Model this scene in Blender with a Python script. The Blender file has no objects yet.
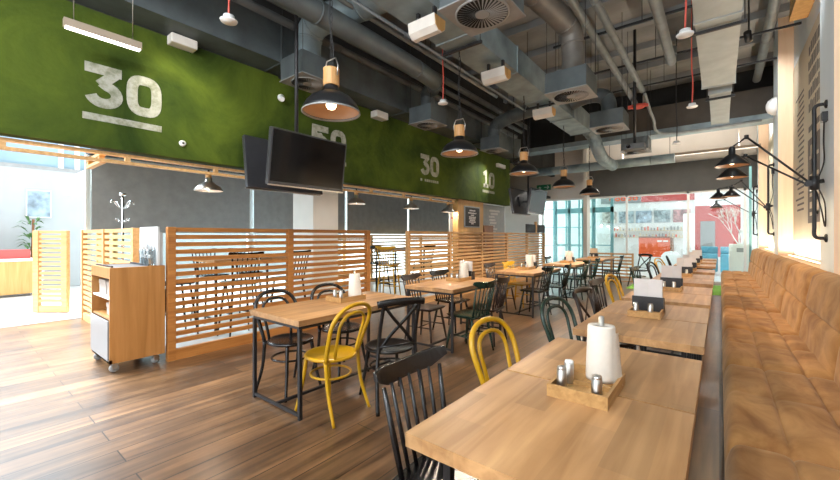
import bpy, math, random
from mathutils import Vector, Matrix
R = math.radians
PI = math.pi
random.seed(7)
C = bpy.context.scene.collection
sc = bpy.context.scene

# ------------------------------------------------------------------ materials
def _mat(name):
    m = bpy.data.materials.new(name); m.use_nodes = True
    nt = m.node_tree; b = nt.nodes['Principled BSDF']
    return m, nt, b

def plain(name, col, rough=0.5, metal=0.0, spec=0.5, noise=0.0, nscale=8.0, bump=0.0, coat=0.0, sheen=0.0):
    m, nt, b = _mat(name)
    b.inputs['Base Color'].default_value = (*col, 1)
    b.inputs['Roughness'].default_value = rough
    b.inputs['Metallic'].default_value = metal
    b.inputs['Specular IOR Level'].default_value = spec
    b.inputs['Coat Weight'].default_value = coat
    b.inputs['Sheen Weight'].default_value = sheen
    if noise or bump:
        tc = nt.nodes.new('ShaderNodeTexCoord')
        n = nt.nodes.new('ShaderNodeTexNoise'); n.inputs['Scale'].default_value = nscale
        n.inputs['Detail'].default_value = 5
        nt.links.new(tc.outputs['Object'], n.inputs['Vector'])
        if noise:
            r = nt.nodes.new('ShaderNodeValToRGB')
            r.color_ramp.elements[0].position = .3; r.color_ramp.elements[1].position = .72
            r.color_ramp.elements[0].color = (*[c*(1-noise) for c in col], 1)
            r.color_ramp.elements[1].color = (*[min(1, c*(1+noise)) for c in col], 1)
            nt.links.new(n.outputs['Fac'], r.inputs['Fac']); nt.links.new(r.outputs['Color'], b.inputs['Base Color'])
        if bump:
            bp = nt.nodes.new('ShaderNodeBump'); bp.inputs['Strength'].default_value = bump; bp.inputs['Distance'].default_value = .01
            nt.links.new(n.outputs['Fac'], bp.inputs['Height']); nt.links.new(bp.outputs['Normal'], b.inputs['Normal'])
    return m

def emit(name, col, strength):
    m, nt, b = _mat(name)
    b.inputs['Base Color'].default_value = (*col, 1)
    b.inputs['Emission Color'].default_value = (*col, 1)
    b.inputs['Emission Strength'].default_value = strength
    return m

def wood(name, c1, c2, axis='Y', grain=1.0, rough=0.45, brick=None, mortar=.004, spec=.4, rand=True, var=.5, gap=(.03, .015, .007), knots=0.0):
    """c1 dark, c2 light, grain running along axis; brick=(length,width) makes staves/planks of differing tone"""
    m, nt, b = _mat(name); L = nt.links; N = nt.nodes
    tc = N.new('ShaderNodeTexCoord'); vec = tc.outputs['Object']
    if rand:
        oi = N.new('ShaderNodeObjectInfo'); ad = N.new('ShaderNodeVectorMath'); ad.operation = 'MULTIPLY_ADD'
        cb = N.new('ShaderNodeCombineXYZ')
        for i in range(3): L.new(oi.outputs['Random'], cb.inputs[i])
        ad.inputs[1].default_value = (7, 9, 5)
        L.new(cb.outputs[0], ad.inputs[0]); L.new(vec, ad.inputs[2]); vec = ad.outputs[0]
    mp = N.new('ShaderNodeMapping'); L.new(vec, mp.inputs['Vector'])
    s = {'X': (1.2, 18, 18), 'Y': (18, 1.2, 18), 'Z': (18, 18, 1.2)}[axis]
    mp.inputs['Scale'].default_value = tuple(v*grain for v in s)
    n = N.new('ShaderNodeTexNoise'); n.inputs['Scale'].default_value = 1.6; n.inputs['Detail'].default_value = 6
    n.inputs['Distortion'].default_value = .6
    L.new(mp.outputs[0], n.inputs['Vector'])
    r = N.new('ShaderNodeValToRGB'); r.color_ramp.elements[0].position = .3; r.color_ramp.elements[1].position = .7
    r.color_ramp.elements[0].color = (*c1, 1); r.color_ramp.elements[1].color = (*c2, 1)
    L.new(n.outputs['Fac'], r.inputs['Fac']); col = r.outputs['Color']
    if brick:
        mb = N.new('ShaderNodeMapping'); L.new(vec, mb.inputs['Vector'])
        if axis == 'Y': mb.inputs['Rotation'].default_value = (0, 0, R(90))
        if axis == 'Z': mb.inputs['Rotation'].default_value = (R(90), R(90), 0)
        bt = N.new('ShaderNodeTexBrick'); L.new(mb.outputs[0], bt.inputs['Vector'])
        bt.inputs['Scale'].default_value = 1; bt.inputs['Brick Width'].default_value = brick[0]; bt.inputs['Row Height'].default_value = brick[1]
        bt.inputs['Mortar Size'].default_value = mortar; bt.inputs['Mortar Smooth'].default_value = .1
        bt.offset = .37; bt.inputs['Bias'].default_value = 0
        lo, hi = 1-var, 1+var*.55
        bt.inputs['Color1'].default_value = (lo, lo, lo, 1); bt.inputs['Color2'].default_value = (hi, hi*.98, hi*.95, 1)
        bt.inputs['Mortar'].default_value = (*gap, 1) if mortar else (1, 1, 1, 1)
        mx = N.new('ShaderNodeMix'); mx.data_type = 'RGBA'; mx.blend_type = 'MULTIPLY'; mx.inputs['Factor'].default_value = 1
        L.new(col, mx.inputs[6]); L.new(bt.outputs['Color'], mx.inputs[7]); col = mx.outputs[2]
    if knots:
        n2 = N.new('ShaderNodeTexNoise'); n2.inputs['Scale'].default_value = 2.3; n2.inputs['Detail'].default_value = 3
        L.new(vec, n2.inputs['Vector'])
        r2 = N.new('ShaderNodeValToRGB'); r2.color_ramp.elements[0].position = .35; r2.color_ramp.elements[1].position = .62
        g = 1-knots; r2.color_ramp.elements[0].color = (g, g*.97, g*.95, 1); r2.color_ramp.elements[1].color = (1, 1, 1, 1)
        L.new(n2.outputs['Fac'], r2.inputs['Fac'])
        m2 = N.new('ShaderNodeMix'); m2.data_type = 'RGBA'; m2.blend_type = 'MULTIPLY'; m2.inputs['Factor'].default_value = 1
        L.new(col, m2.inputs[6]); L.new(r2.outputs['Color'], m2.inputs[7]); col = m2.outputs[2]
    L.new(col, b.inputs['Base Color'])
    b.inputs['Roughness'].default_value = rough; b.inputs['Specular IOR Level'].default_value = spec
    bp = N.new('ShaderNodeBump'); bp.inputs['Strength'].default_value = .12; bp.inputs['Distance'].default_value = .003
    L.new(n.outputs['Fac'], bp.inputs['Height']); L.new(bp.outputs['Normal'], b.inputs['Normal'])
    return m

M = {}
M['floor'] = wood('oak_floor_planks', (.065, .033, .015), (.235, .128, .06), 'Y', .55, .3, (1.9, .19), .004, .5, rand=False, var=.4, knots=.35)
M['floor'].node_tree.nodes['Principled BSDF'].inputs['Coat Weight'].default_value = .35
M['floor'].node_tree.nodes['Principled BSDF'].inputs['Coat Roughness'].default_value = .28
M['table'] = wood('oak_table_staves', (.33, .17, .068), (.54, .315, .145), 'Y', .6, .4, (.62, .115), 0, .4, var=.24, knots=.16)
M['tablex'] = M['table']
M['slat'] = wood('amber_slat_wood', (.28, .10, .02), (.43, .18, .045), 'Y', 1, .5)
M['slatx'] = wood('pale_slat_wood', (.55, .30, .11), (.74, .45, .2), 'X', 1, .5)
M['slatdull'] = wood('dull_slat_wood', (.36, .19, .07), (.52, .30, .13), 'Y', 1, .5)
M['veneer'] = wood('cabinet_oak_veneer', (.29, .125, .032), (.42, .195, .06), 'Z', .55, .4)
M['panel'] = wood('honey_wood_panel', (.52, .29, .09), (.66, .39, .15), 'Z', .6, .5)
M['traywood'] = wood('tray_oak', (.34, .18, .06), (.50, .29, .11), 'Y', 1.5, .5)
M['neck'] = wood('lamp_neck_wood', (.48, .24, .08), (.66, .37, .15), 'Z', 2, .45)
M['black'] = plain('black_chair_paint', (.009, .008, .008), .25, spec=.45, noise=.3, nscale=20)
M['brown'] = plain('dark_brown_stain', (.022, .012, .009), .35, noise=.35, nscale=18)
M['yellow'] = plain('mustard_yellow_paint', (.52, .285, .008), .3, noise=.1, nscale=9)
M['green'] = plain('bottle_green_paint', (.012, .031, .022), .25, noise=.2, nscale=9)
M['teal'] = plain('blackish_green_paint', (.009, .016, .014), .25, noise=.2, nscale=9)
M['iron'] = plain('black_powder_coat', (.012, .011, .012), .45, noise=.2, nscale=30)
M['steel'] = plain('brushed_steel', (.55, .53, .5), .3, 1.0, noise=.1, nscale=40)
M['chrome'] = plain('chrome', (.75, .76, .78), .15, 1.0, noise=.05, nscale=4)
M['white'] = plain('white_paint', (.82, .82, .80), .5, noise=.03, nscale=3)
M['wallwhite'] = plain('cool_white_wall_paint', (.80, .86, .87), .6, noise=.04, nscale=2, bump=.05)
M['peach'] = wood('peach_grain', (.80, .55, .36), (.88, .66, .47), 'Z', .4, .6)
M['paper'] = plain('white_paper', (.68, .62, .54), .85, noise=.04, nscale=30, bump=.1)
M['menu'] = plain('menu_card', (.64, .60, .58), .6, noise=.05, nscale=14)
M['menubrown'] = plain('kraft_menu_card', (.45, .33, .22), .7, noise=.1, nscale=14)
M['duct'] = plain('grey_painted_duct', (.26, .33, .355), .55, .25, noise=.28, nscale=3.5, bump=.05)
M['ductdark'] = plain('dark_painted_duct', (.09, .095, .095), .55, .2, noise=.3, nscale=3, bump=.05)
M['ductlight'] = plain('pale_grey_duct', (.36, .40, .40), .5, .3, noise=.12, nscale=4, bump=.05)
M['ceil'] = plain('dark_grey_ceiling_paint', (.25, .26, .26), .85, noise=.3, nscale=1.3, bump=.2)
M['ceilblack'] = plain('black_paint_and_void', (.022, .021, .019), .8, noise=.3, nscale=2)
M['pipe'] = plain('grey_pipe_paint', (.24, .27, .28), .45, .2, noise=.2, nscale=6)
M['grille'] = plain('diffuser_grey_plate', (.30, .30, .29), .5, .2, noise=.08, nscale=10)
M['slot'] = plain('grille_slot_black', (.012, .012, .012), .8, noise=.1, nscale=10)
M['blind'] = plain('charcoal_roller_blind', (.30, .31, .32), .8, noise=.1, nscale=6)
M['soffit'] = plain('dark_soffit_cloth', (.062, .060, .055), .85, noise=.12, nscale=4)
M['beige'] = plain('beige_wall_paint', (.64, .59, .53), .7, noise=.05, nscale=2)
M['concrete'] = plain('side_floor_concrete', (.62, .62, .60), .25, noise=.12, nscale=2.2)
M['tile'] = plain('white_mall_tile', (.70, .71, .71), .3, noise=.03, nscale=1.5)
M['red'] = plain('red_cable', (.65, .10, .07), .5, noise=.1, nscale=10)
M['redwall'] = plain('coral_red_paint', (.55, .09, .08), .6, noise=.06, nscale=2)
M['orange'] = plain('orange_laminate', (.75, .10, .015), .4, noise=.05, nscale=4)
M['tealframe'] = plain('teal_metal_frame', (.16, .36, .38), .4, .1, noise=.1, nscale=5)
M['blue'] = plain('sky_blue_upholstery', (.10, .33, .43), .6, noise=.1, nscale=6)
M['screen'] = plain('tv_glass', (.006, .005, .005), .1, spec=.25, noise=.2, nscale=2)
M['bezel'] = plain('tv_bezel', (.05, .05, .055), .3, .3, noise=.1, nscale=10)
M['cream'] = plain('cream_plastic', (.78, .73, .66), .5, noise=.06, nscale=9)
M['board'] = plain('beige_sign_board', (.72, .62, .45), .7, noise=.05, nscale=2)
M['ink'] = plain('brown_grey_ink', (.17, .14, .12), .8, noise=.2, nscale=30)
M['chalk'] = plain('blackboard', (.03, .03, .03), .7, noise=.2, nscale=12)
M['grass'] = plain('artificial_turf', (.22, .48, .06), .9, noise=.3, nscale=40, bump=.6)
M['leaf'] = plain('plant_leaf', (.10, .22, .07), .5, noise=.3, nscale=15)
M['coral'] = plain('white_twig_paint', (.86, .84, .80), .7, noise=.05, nscale=20)
M['grey'] = plain('mid_grey_plastic', (.30, .31, .31), .5, noise=.1, nscale=8)
M['skyglass'] = plain('blue_grey_glass', (.32, .46, .55), .15, noise=.15, nscale=.8)
M['walnut'] = wood('reddish_brown_wood', (.16, .06, .02), (.27, .11, .04), 'Z', .6, .45)
M['exit'] = emit('exit_sign_green', (.01, .13, .06), .03)
M['tube'] = emit('lit_tube_diffuser', (1.0, .97, .92), 2.5)
M['bulb'] = emit('warm_bulb', (1.0, .75, .48), 7.0)
M['lampin'] = plain('copper_lamp_lining', (.34, .19, .10), .45, noise=.04, nscale=8)
M['warmstrip'] = emit('warm_led_strip', (1.0, .72, .38), 5.0)

M['ironlamp'] = plain('black_lamp_enamel', (.012, .012, .013), .3, noise=.1, nscale=8)
M['bulbsmall'] = emit('small_bulb', (1, .85, .7), 6)
M['ductdark2'] = plain('charcoal_duct', (.10, .118, .122), .5, .25, noise=.25, nscale=4, bump=.05)
M['ductgreyw'] = plain('warm_grey_duct', (.17, .155, .135), .5, .25, noise=.25, nscale=4, bump=.05)
M['soffit2'] = plain('brown_grey_beam', (.09, .078, .065), .7, .1, noise=.15, nscale=3)
M['picture'] = plain('pale_blue_print', (.30, .40, .48), .6, noise=.5, nscale=5)
M['doorgrey'] = plain('grey_cabinet_door', (.24, .24, .245), .35, noise=.04, nscale=4)
M['carton'] = plain('grey_brown_carton', (.38, .33, .29), .8, noise=.1, nscale=14)
M['carddull'] = plain('pale_grey_board', (.55, .56, .56), .6, noise=.05, nscale=3)
M['tubecase'] = plain('beige_tube_casing', (.34, .27, .20), .5, noise=.05, nscale=6)
M['passage'] = plain('cool_grey_passage_paint', (.42, .46, .475), .7, noise=.04, nscale=2)
M['tubefar'] = emit('added_glow_diffuser', (1.0, .96, .88), .8)  # glow added to the far fixture, whose tube is off
for _i, _c in enumerate(((.55, .5, .45), (.35, .42, .45), (.3, .38, .45), (.28, .34, .36), (.4, .2, .2))): M['mp%d' % _i] = plain('menu_photo', _c, .5, noise=.7, nscale=7)

def suede():
    m, nt, b = _mat('tan_suede'); L = nt.links; N = nt.nodes
    tc = N.new('ShaderNodeTexCoord')
    mp = N.new('ShaderNodeMapping'); mp.inputs['Scale'].default_value = (2.6, 2.0, 2.2); L.new(tc.outputs['Object'], mp.inputs['Vector'])
    n = N.new('ShaderNodeTexNoise'); n.inputs['Scale'].default_value = 1.7; n.inputs['Detail'].default_value = 7; n.inputs['Roughness'].default_value = .6; n.inputs['Distortion'].default_value = .7
    L.new(mp.outputs[0], n.inputs['Vector'])
    r = N.new('ShaderNodeValToRGB'); e = r.color_ramp.elements
    e[0].position = .32; e[0].color = (.24, .10, .03, 1); e[1].position = .68; e[1].color = (.50, .262, .095, 1)
    L.new(n.outputs['Fac'], r.inputs['Fac']); L.new(r.outputs['Color'], b.inputs['Base Color'])
    b.inputs['Roughness'].default_value = .85; b.inputs['Specular IOR Level'].default_value = .2
    b.inputs['Sheen Weight'].default_value = .2; b.inputs['Sheen Roughness'].default_value = .4; b.inputs['Sheen Tint'].default_value = (1, .8, .55, 1)
    return m
M['suede'] = suede()

def moss():
    m, nt, b = _mat('green_textured_wall'); L = nt.links; N = nt.nodes
    tc = N.new('ShaderNodeTexCoord')
    n = N.new('ShaderNodeTexNoise'); n.inputs['Scale'].default_value = 1.1; n.inputs['Detail'].default_value = 9; n.inputs['Roughness'].default_value = .62; n.inputs['Distortion'].default_value = .8
    L.new(tc.outputs['Object'], n.inputs['Vector'])
    r = N.new('ShaderNodeValToRGB'); e = r.color_ramp.elements
    e[0].position = .36; e[0].color = (.024, .046, .004, 1); e[1].position = .66; e[1].color = (.085, .120, .011, 1)
    L.new(n.outputs['Fac'], r.inputs['Fac']); L.new(r.outputs['Color'], b.inputs['Base Color'])
    n2 = N.new('ShaderNodeTexNoise'); n2.inputs['Scale'].default_value = 14; n2.inputs['Detail'].default_value = 6
    L.new(tc.outputs['Object'], n2.inputs['Vector'])
    bp = N.new('ShaderNodeBump'); bp.inputs['Strength'].default_value = .35; bp.inputs['Distance'].default_value = .02
    L.new(n2.outputs['Fac'], bp.inputs['Height']); L.new(bp.outputs['Normal'], b.inputs['Normal'])
    b.inputs['Roughness'].default_value = .8; b.inputs['Specular IOR Level'].default_value = .2
    return m
M['moss'] = moss()

def worn_white():
    m, nt, b = _mat('worn_white_stencil'); L = nt.links; N = nt.nodes
    tc = N.new('ShaderNodeTexCoord'); n = N.new('ShaderNodeTexNoise'); n.inputs['Scale'].default_value = 9; n.inputs['Detail'].default_value = 8; n.inputs['Roughness'].default_value = .7
    L.new(tc.outputs['Object'], n.inputs['Vector'])
    r = N.new('ShaderNodeValToRGB'); e = r.color_ramp.elements
    e[0].position = .34; e[0].color = (.20, .21, .13, 1); e[1].position = .58; e[1].color = (.44, .43, .36, 1)
    L.new(n.outputs['Fac'], r.inputs['Fac']); L.new(r.outputs['Color'], b.inputs['Base Color']); b.inputs['Roughness'].default_value = .9
    return m
M['stencil'] = worn_white()

def glass(name='clear_pane', tint=(.93, .98, .97), refl=.04):
    m, nt, b = _mat(name); N = nt.nodes; L = nt.links
    tr = N.new('ShaderNodeBsdfTransparent'); tr.inputs[0].default_value = (*tint, 1)
    gl = N.new('ShaderNodeBsdfGlossy'); gl.inputs['Roughness'].default_value = .03
    mx = N.new('ShaderNodeMixShader'); mx.inputs[0].default_value = refl
    L.new(tr.outputs[0], mx.inputs[1]); L.new(gl.outputs[0], mx.inputs[2]); L.new(mx.outputs[0], N['Material Output'].inputs['Surface'])
    return m
M['glass'] = glass()
M['jar'] = glass('grey_tumbler_glass', (.80, .84, .85), .18)

# ------------------------------------------------------------------ mesh builder
class MB:
    def __init__(s): s.v = []; s.f = []; s.sm = []; s.mi = []
    def add(s, vs, fs, smooth=False, mi=0):
        o = len(s.v); s.v += [tuple(v) for v in vs]
        for f in fs: s.f.append(tuple(o+i for i in f)); s.sm.append(smooth); s.mi.append(mi)
        return s
    def box(s, x0, y0, z0, x1, y1, z1, mi=0):
        vs = [(x, y, z) for x in (x0, x1) for y in (y0, y1) for z in (z0, z1)]
        return s.add(vs, [(0, 1, 3, 2), (4, 6, 7, 5), (0, 4, 5, 1), (2, 3, 7, 6), (0, 2, 6, 4), (1, 5, 7, 3)], False, mi)
    def bar(s, p, q, w, h, up=(0, 0, 1), mi=0):
        p = Vector(p); q = Vector(q); t = (q-p).normalized(); u = Vector(up)
        if abs(t.dot(u)) > .98: u = Vector((0, 1, 0))
        a = t.cross(u).normalized(); b = a.cross(t).normalized()
        vs = [c + a*(sx*w/2) + b*(sy*h/2) for c in (p, q) for sx, sy in ((-1, -1), (1, -1), (1, 1), (-1, 1))]
        return s.add(vs, [(0, 1, 2, 3), (7, 6, 5, 4), (0, 4, 5, 1), (1, 5, 6, 2), (2, 6, 7, 3), (3, 7, 4, 0)], False, mi)
    def tube(s, pts, r, n=10, closed=False, caps=True, flat=1.0, up=None, mi=0):
        P = [Vector(p) for p in pts]; m = len(P)
        rr = r if isinstance(r, (list, tuple)) else [r]*m
        def tan(i):
            if closed: return (P[(i+1) % m]-P[i-1]).normalized()
            return (P[min(i+1, m-1)]-P[max(i-1, 0)]).normalized()
        t0 = tan(0); u = Vector(up) if up else Vector((0, 0, 1))
        if abs(t0.dot(u)) > .95: u = Vector((1, 0, 0)) if abs(t0.x) < .9 else Vector((0, 1, 0))
        a = (u - t0*u.dot(t0)).normalized(); vs = []
        for i in range(m):
            t = tan(i); a = (a - t*a.dot(t)).normalized(); b = t.cross(a)
            for k in range(n):
                th = 2*PI*k/n
                vs.append(P[i] + a*(math.cos(th)*rr[i]) + b*(math.sin(th)*rr[i]*flat))
        fs = []
        for i in range(m if closed else m-1):
            j = (i+1) % m
            for k in range(n): fs.append((i*n+k, i*n+(k+1) % n, j*n+(k+1) % n, j*n+k))
        s.add(vs, fs, True, mi)
        if caps and not closed:
            o = len(s.v)-len(vs)
            s.f.append(tuple(o+k for k in range(n-1, -1, -1))); s.sm.append(False); s.mi.append(mi)
            s.f.append(tuple(o+(m-1)*n+k for k in range(n))); s.sm.append(False); s.mi.append(mi)
        return s
    def lathe(s, prof, c=(0, 0, 0), n=24, mat=None, mi=0, smooth=True, cap=False):
        vs = []; m = len(prof); c = Vector(c)
        for r, z in prof:
            for k in range(n):
                v = Vector((r*math.cos(2*PI*k/n), r*math.sin(2*PI*k/n), z))
                vs.append((mat @ v if mat else v) + c)
        fs = [(i*n+k, i*n+(k+1) % n, (i+1)*n+(k+1) % n, (i+1)*n+k) for i in range(m-1) for k in range(n)]
        s.add(vs, fs, smooth, mi); o = len(s.v)-len(vs)
        if cap and prof[0][0] > 1e-5: s.f.append(tuple(o+k for k in range(n-1, -1, -1))); s.sm.append(False); s.mi.append(mi)
        if cap and prof[-1][0] > 1e-5: s.f.append(tuple(o+(m-1)*n+k for k in range(n))); s.sm.append(False); s.mi.append(mi)
        return s
    def disc(s, c, r, n=24, mi=0):
        return s.add([(c[0]+r*math.cos(2*PI*k/n), c[1]+r*math.sin(2*PI*k/n), c[2]) for k in range(n)], [tuple(range(n))], False, mi)
    def prism(s, poly, z0, z1, mi=0, f=None):
        n = len(poly); f = f or (lambda x, y, z: (x, y, z))
        vs = [f(x, y, z0) for x, y in poly]+[f(x, y, z1) for x, y in poly]
        return s.add(vs, [tuple(range(n-1, -1, -1)), tuple(range(n, 2*n))]+[(i, (i+1) % n, n+(i+1) % n, n+i) for i in range(n)], False, mi)
    def grid(s, nu, nv, fn, smooth=True, mi=0, flip=False):
        vs = [fn(i/nu, j/nv) for i in range(nu+1) for j in range(nv+1)]
        w = nv+1
        fs = [(i*w+j, (i+1)*w+j, (i+1)*w+j+1, i*w+j+1) for i in range(nu) for j in range(nv)]
        if flip: fs = [f[::-1] for f in fs]
        return s.add(vs, fs, smooth, mi)
    def build(s, name, mat, parent=None, bevel=0, loc=None):
        me = bpy.data.meshes.new(name); me.from_pydata(s.v, [], s.f); me.update()
        for i, p in enumerate(me.polygons): p.use_smooth = s.sm[i]; p.material_index = s.mi[i]
        for mm in (mat if isinstance(mat, (list, tuple)) else [mat]): me.materials.append(M[mm] if isinstance(mm, str) else mm)
        o = bpy.data.objects.new(name, me); C.objects.link(o)
        if parent: o.parent = parent
        if loc: o.location = loc
        if bevel:
            b = o.modifiers.new('bevel', 'BEVEL'); b.width = bevel; b.segments = 2; b.limit_method = 'ANGLE'; b.angle_limit = R(50)
        return o

def E(name, label, cat, loc=(0, 0, 0), rz=0, group=None):
    o = bpy.data.objects.new(name, None); C.objects.link(o); o.empty_display_size = .1
    o.location = loc; o.rotation_euler = (0, 0, rz); o['label'] = label; o['category'] = cat
    if group: o['group'] = group
    return o
def tag(o, label, cat, group=None):
    o['label'] = label; o['category'] = cat
    if group: o['group'] = group
    return o
def st(o, kind='structure'):
    o['kind'] = kind; return o
def dup(root, loc, rz=0, label=None, group=None):
    r = root.copy(); C.objects.link(r); r.location = loc; r.rotation_euler = (0, 0, rz)
    if label: r['label'] = label
    if group: r['group'] = group
    for ch in list(root.children):
        c = ch.copy(); C.objects.link(c); c.parent = r
        for g in list(ch.children):
            d = g.copy(); C.objects.link(d); d.parent = c
    return r
def arc(c, r, a0, a1, n, f):
    return [f(c[0]+r*math.cos(R(a0+(a1-a0)*i/n)), c[1]+r*math.sin(R(a0+(a1-a0)*i/n))) for i in range(n+1)]
def smooth(pts, n=6):
    """Catmull-Rom through pts"""
    P = [Vector(p) for p in pts]; out = []
    for i in range(len(P)-1):
        p0 = P[max(i-1, 0)]; p1 = P[i]; p2 = P[i+1]; p3 = P[min(i+2, len(P)-1)]
        for k in range(n):
            t = k/n
            out.append(.5*((2*p1)+(p2-p0)*t+(2*p0-5*p1+4*p2-p3)*t*t+(3*p1-p0-3*p2+p3)*t**3))
    out.append(P[-1]); return out

# ------------------------------------------------------------------ camera, world
H = 1.38
cam = bpy.data.cameras.new('camera'); cam.sensor_width = 36; cam.lens = 379/840*36; cam.shift_y = -4/840; cam.clip_start = .02
co = bpy.data.objects.new('camera', cam); C.objects.link(co); co.location = (0, 0, H); co.rotation_euler = (R(90), 0, math.atan2(300, 379))
sc.camera = co
w = bpy.data.worlds.new('sky'); sc.world = w; w.use_nodes = True
bg = w.node_tree.nodes['Background']; bg.inputs[0].default_value = (.93, .97, 1.0, 1); bg.inputs[1].default_value = 2.6
sc.view_settings.view_transform = 'Standard'; sc.view_settings.look = 'None'; sc.view_settings.gamma = 1; sc.view_settings.exposure = 0.3
sc.view_settings.use_curve_mapping = False
sc.cycles.use_denoising = True; sc.cycles.max_bounces = 8; sc.cycles.diffuse_bounces = 5; sc.cycles.glossy_bounces = 4
sc.cycles.transparent_max_bounces = 16; sc.cycles.sample_clamp_indirect = 6; sc.cycles.caustics_reflective = False; sc.cycles.caustics_refractive = False

def light(name, typ, loc, energy, col=(1, 1, 1), size=.1, size_y=None, rot=(0, 0, 0), spot=None, blend=.5):
    l = bpy.data.lights.new(name, typ); l.energy = energy; l.color = col
    if typ == 'AREA':
        l.size = size
        if size_y: l.shape = 'RECTANGLE'; l.size_y = size_y
    else: l.shadow_soft_size = size
    if spot: l.spot_size = R(spot); l.spot_blend = blend
    o = bpy.data.objects.new(name, l); C.objects.link(o); o.location = loc; o.rotation_euler = rot
    return o
def aim(o, target):
    o.rotation_euler = (Vector(target)-o.location).to_track_quat('-Z', 'Y').to_euler(); return o

# ------------------------------------------------------------------ room shell
CZ = 5.2
st(MB().box(-8.5, -4, -.1, 1.1, 14.1, 0).build('floor', 'floor'))
st(MB().box(-8.38, 1.75, 0, -4.84, 13.5, .004).build('floor_side', 'concrete'))
cb = MB().box(-4.9, -4, CZ, 1.2, 14.1, CZ+.1)
for i in range(13): cb.box(-4.7, .2+i*1.05, CZ-.13, 1.0, .34+i*1.05, CZ+.02)
st(cb.build('ceiling', 'ceil'))
st(MB().box(-8.6, 1.55, 2.76, -4.92, 14.1, 2.84).build('ceiling_side', 'ceilblack'))
st(MB().box(-4.9, -4, 3.56, -4.76, 14.0, CZ).build('wall_upper', 'ceilblack'))
g = st(MB().box(-4.9, -4, 2.25, -4.74, 10.16, 3.56).build('wall_left', 'moss'))
st(MB().box(1.0, -4, 0, 1.15, 14.1, CZ).build('wall_right', 'wallwhite'))
st(MB().box(-8.6, 10.02, 2.84, -4.9, 10.16, CZ).build('wall_side_upper', 'ceilblack'))
st(MB().box(-8.6, 10.0, CZ, -4.9, 14.1, CZ+.1).build('ceiling_corner', 'ceilblack'))
st(MB().box(-8.7, 10.0, 2.76, -8.55, 14.1, CZ).build('wall_far_left', 'beige'))
# pilasters on the right wall: white front, peach grain texture on the sides
for i, (y0, y1) in enumerate(((4.96, 5.56), (9.13, 9.85), (13.45, 14.0), (.7, 1.3))):
    p = MB().box(.80, y0, 0, 1.0, y1, CZ); p.mi = [0, 0, 1, 1, 0, 0]
    st(p.build('trim_%d' % (i+1), ['wallwhite', 'peach']))
st(MB().box(.77, -1, 1.0, 1.0, 4.95, 1.04).box(.77, 5.57, 1.0, 1.0, 9.12, 1.04).box(.77, 9.86, 1.0, 1.0, 13.44, 1.04).build('trim_5', 'peach'))
# end wall
st(MB().box(-8.6, 14.0, 2.72, -3.6, 14.15, CZ).build('wall_back', 'beige'))
st(MB().box(-3.6, 13.9, 2.72, 1.0, 14.05, 3.62).build('trim_7', 'soffit'))
st(MB().box(-3.6, 13.95, 3.62, 1.0, 14.1, CZ).build('wall_back_upper', 'beige'))
st(MB().box(-3.66, 13.6, 0, -3.54, 14.0, 4.6).build('trim_8', 'beige'))
st(MB().box(-8.6, 13.7, 0, -5.9, 13.9, 2.72).build('wall_back_corner', 'white'))

# green wall lettering
def strokes(mb, pts, wd, closed=False, x0=0, x1=.004):
    P = [Vector((p[0], p[1])) for p in pts]; m = len(P); Lf = []; Rt = []
    for i in range(m):
        a = P[i-1] if (i > 0 or closed) else None; c = P[(i+1) % m] if (i < m-1 or closed) else None
        d1 = (P[i]-a).normalized() if a is not None else None; d2 = (c-P[i]).normalized() if c is not None else None
        if d1 is None: d1 = d2
        if d2 is None: d2 = d1
        t = (d1+d2).normalized(); nrm = Vector((-t.y, t.x)); k = wd/2/max(.45, nrm.dot(Vector((-d1.y, d1.x))))
        Lf.append(P[i]+nrm*k); Rt.append(P[i]-nrm*k)
    for i in range(m if closed else m-1):
        j = (i+1) % m
        mb.prism([Lf[i], Lf[j], Rt[j], Rt[i]], x0, x1, 0, lambda y, z, x: (x, y, z))
def digit(mb, ch, y, z, wd, ht, sw):
    q = lambda a, b: (y+a*wd, z+b*ht)
    sx = sw/wd; sy = sw/ht; h = sx/2; v = sy/2
    if ch == '0':
        pts = []
        for k in range(28):
            th = 2*PI*k/28; c, s_ = math.cos(th), math.sin(th)
            pts.append(q(.5+(.5-h)*math.copysign(abs(c)**.62, c), .5+(.5-v)*math.copysign(abs(s_)**.62, s_)))
        strokes(mb, pts, sw, True)
    if ch == '3':
        strokes(mb, [q(.02, 1-v), q(.97, 1-v)], sw)
        strokes(mb, [q(.84, 1-v*1.1), q(.40, .53)], sw*.95, x1=.0045)
        strokes(mb, [q(.44, .595)] + [q(.50+(.50-h)*math.cos(R(a)), .32+(.32-v)*math.sin(R(a))+(.0)) for a in range(75, -176, -16)], sw, x1=.005)
    if ch == '5':
        strokes(mb, [q(.95, 1-v), q(.12, 1-v), q(.10, .58), q(.45, .62)] + [q(.5+(.5-h)*math.cos(R(a)), .33+(.33-v)*math.sin(R(a))) for a in range(85, -161, -20)], sw)
    if ch == '1':
        strokes(mb, [q(.1, .80), q(.55, .95), q(.55, v*.2)], sw); strokes(mb, [q(.12, v), q(.98, v)], sw)
for n, (txt, y, z, solid) in enumerate((('30', .84, 2.63, 1), ('50', 3.42, 2.63, 1), ('30', 6.0, 2.63, 0), ('10', 8.56, 2.63, 1))):
    mb = MB()
    digit(mb, txt[0], y, z, .30, .42, .094); digit(mb, txt[1], y+.33, z, .31, .42, .094)
    if solid: mb.prism([(y-.01, z-.13), (y+.64, z-.13), (y+.64, z-.065), (y-.01, z-.065)], 0, .004, 0, lambda a, b, x: (x, a, b))
    else:
        for k in range(9):
            if k == 1: continue
            a = y+k*.07; mb.prism([(a, z-.13), (a+.055, z-.13), (a+.055, z-.08), (a, z-.08)], 0, .004, 0, lambda a, b, x: (x, a, b))
    o = mb.build('painted_lettering', 'stencil', g); o.location = (-4.738, 0, 0)

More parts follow.
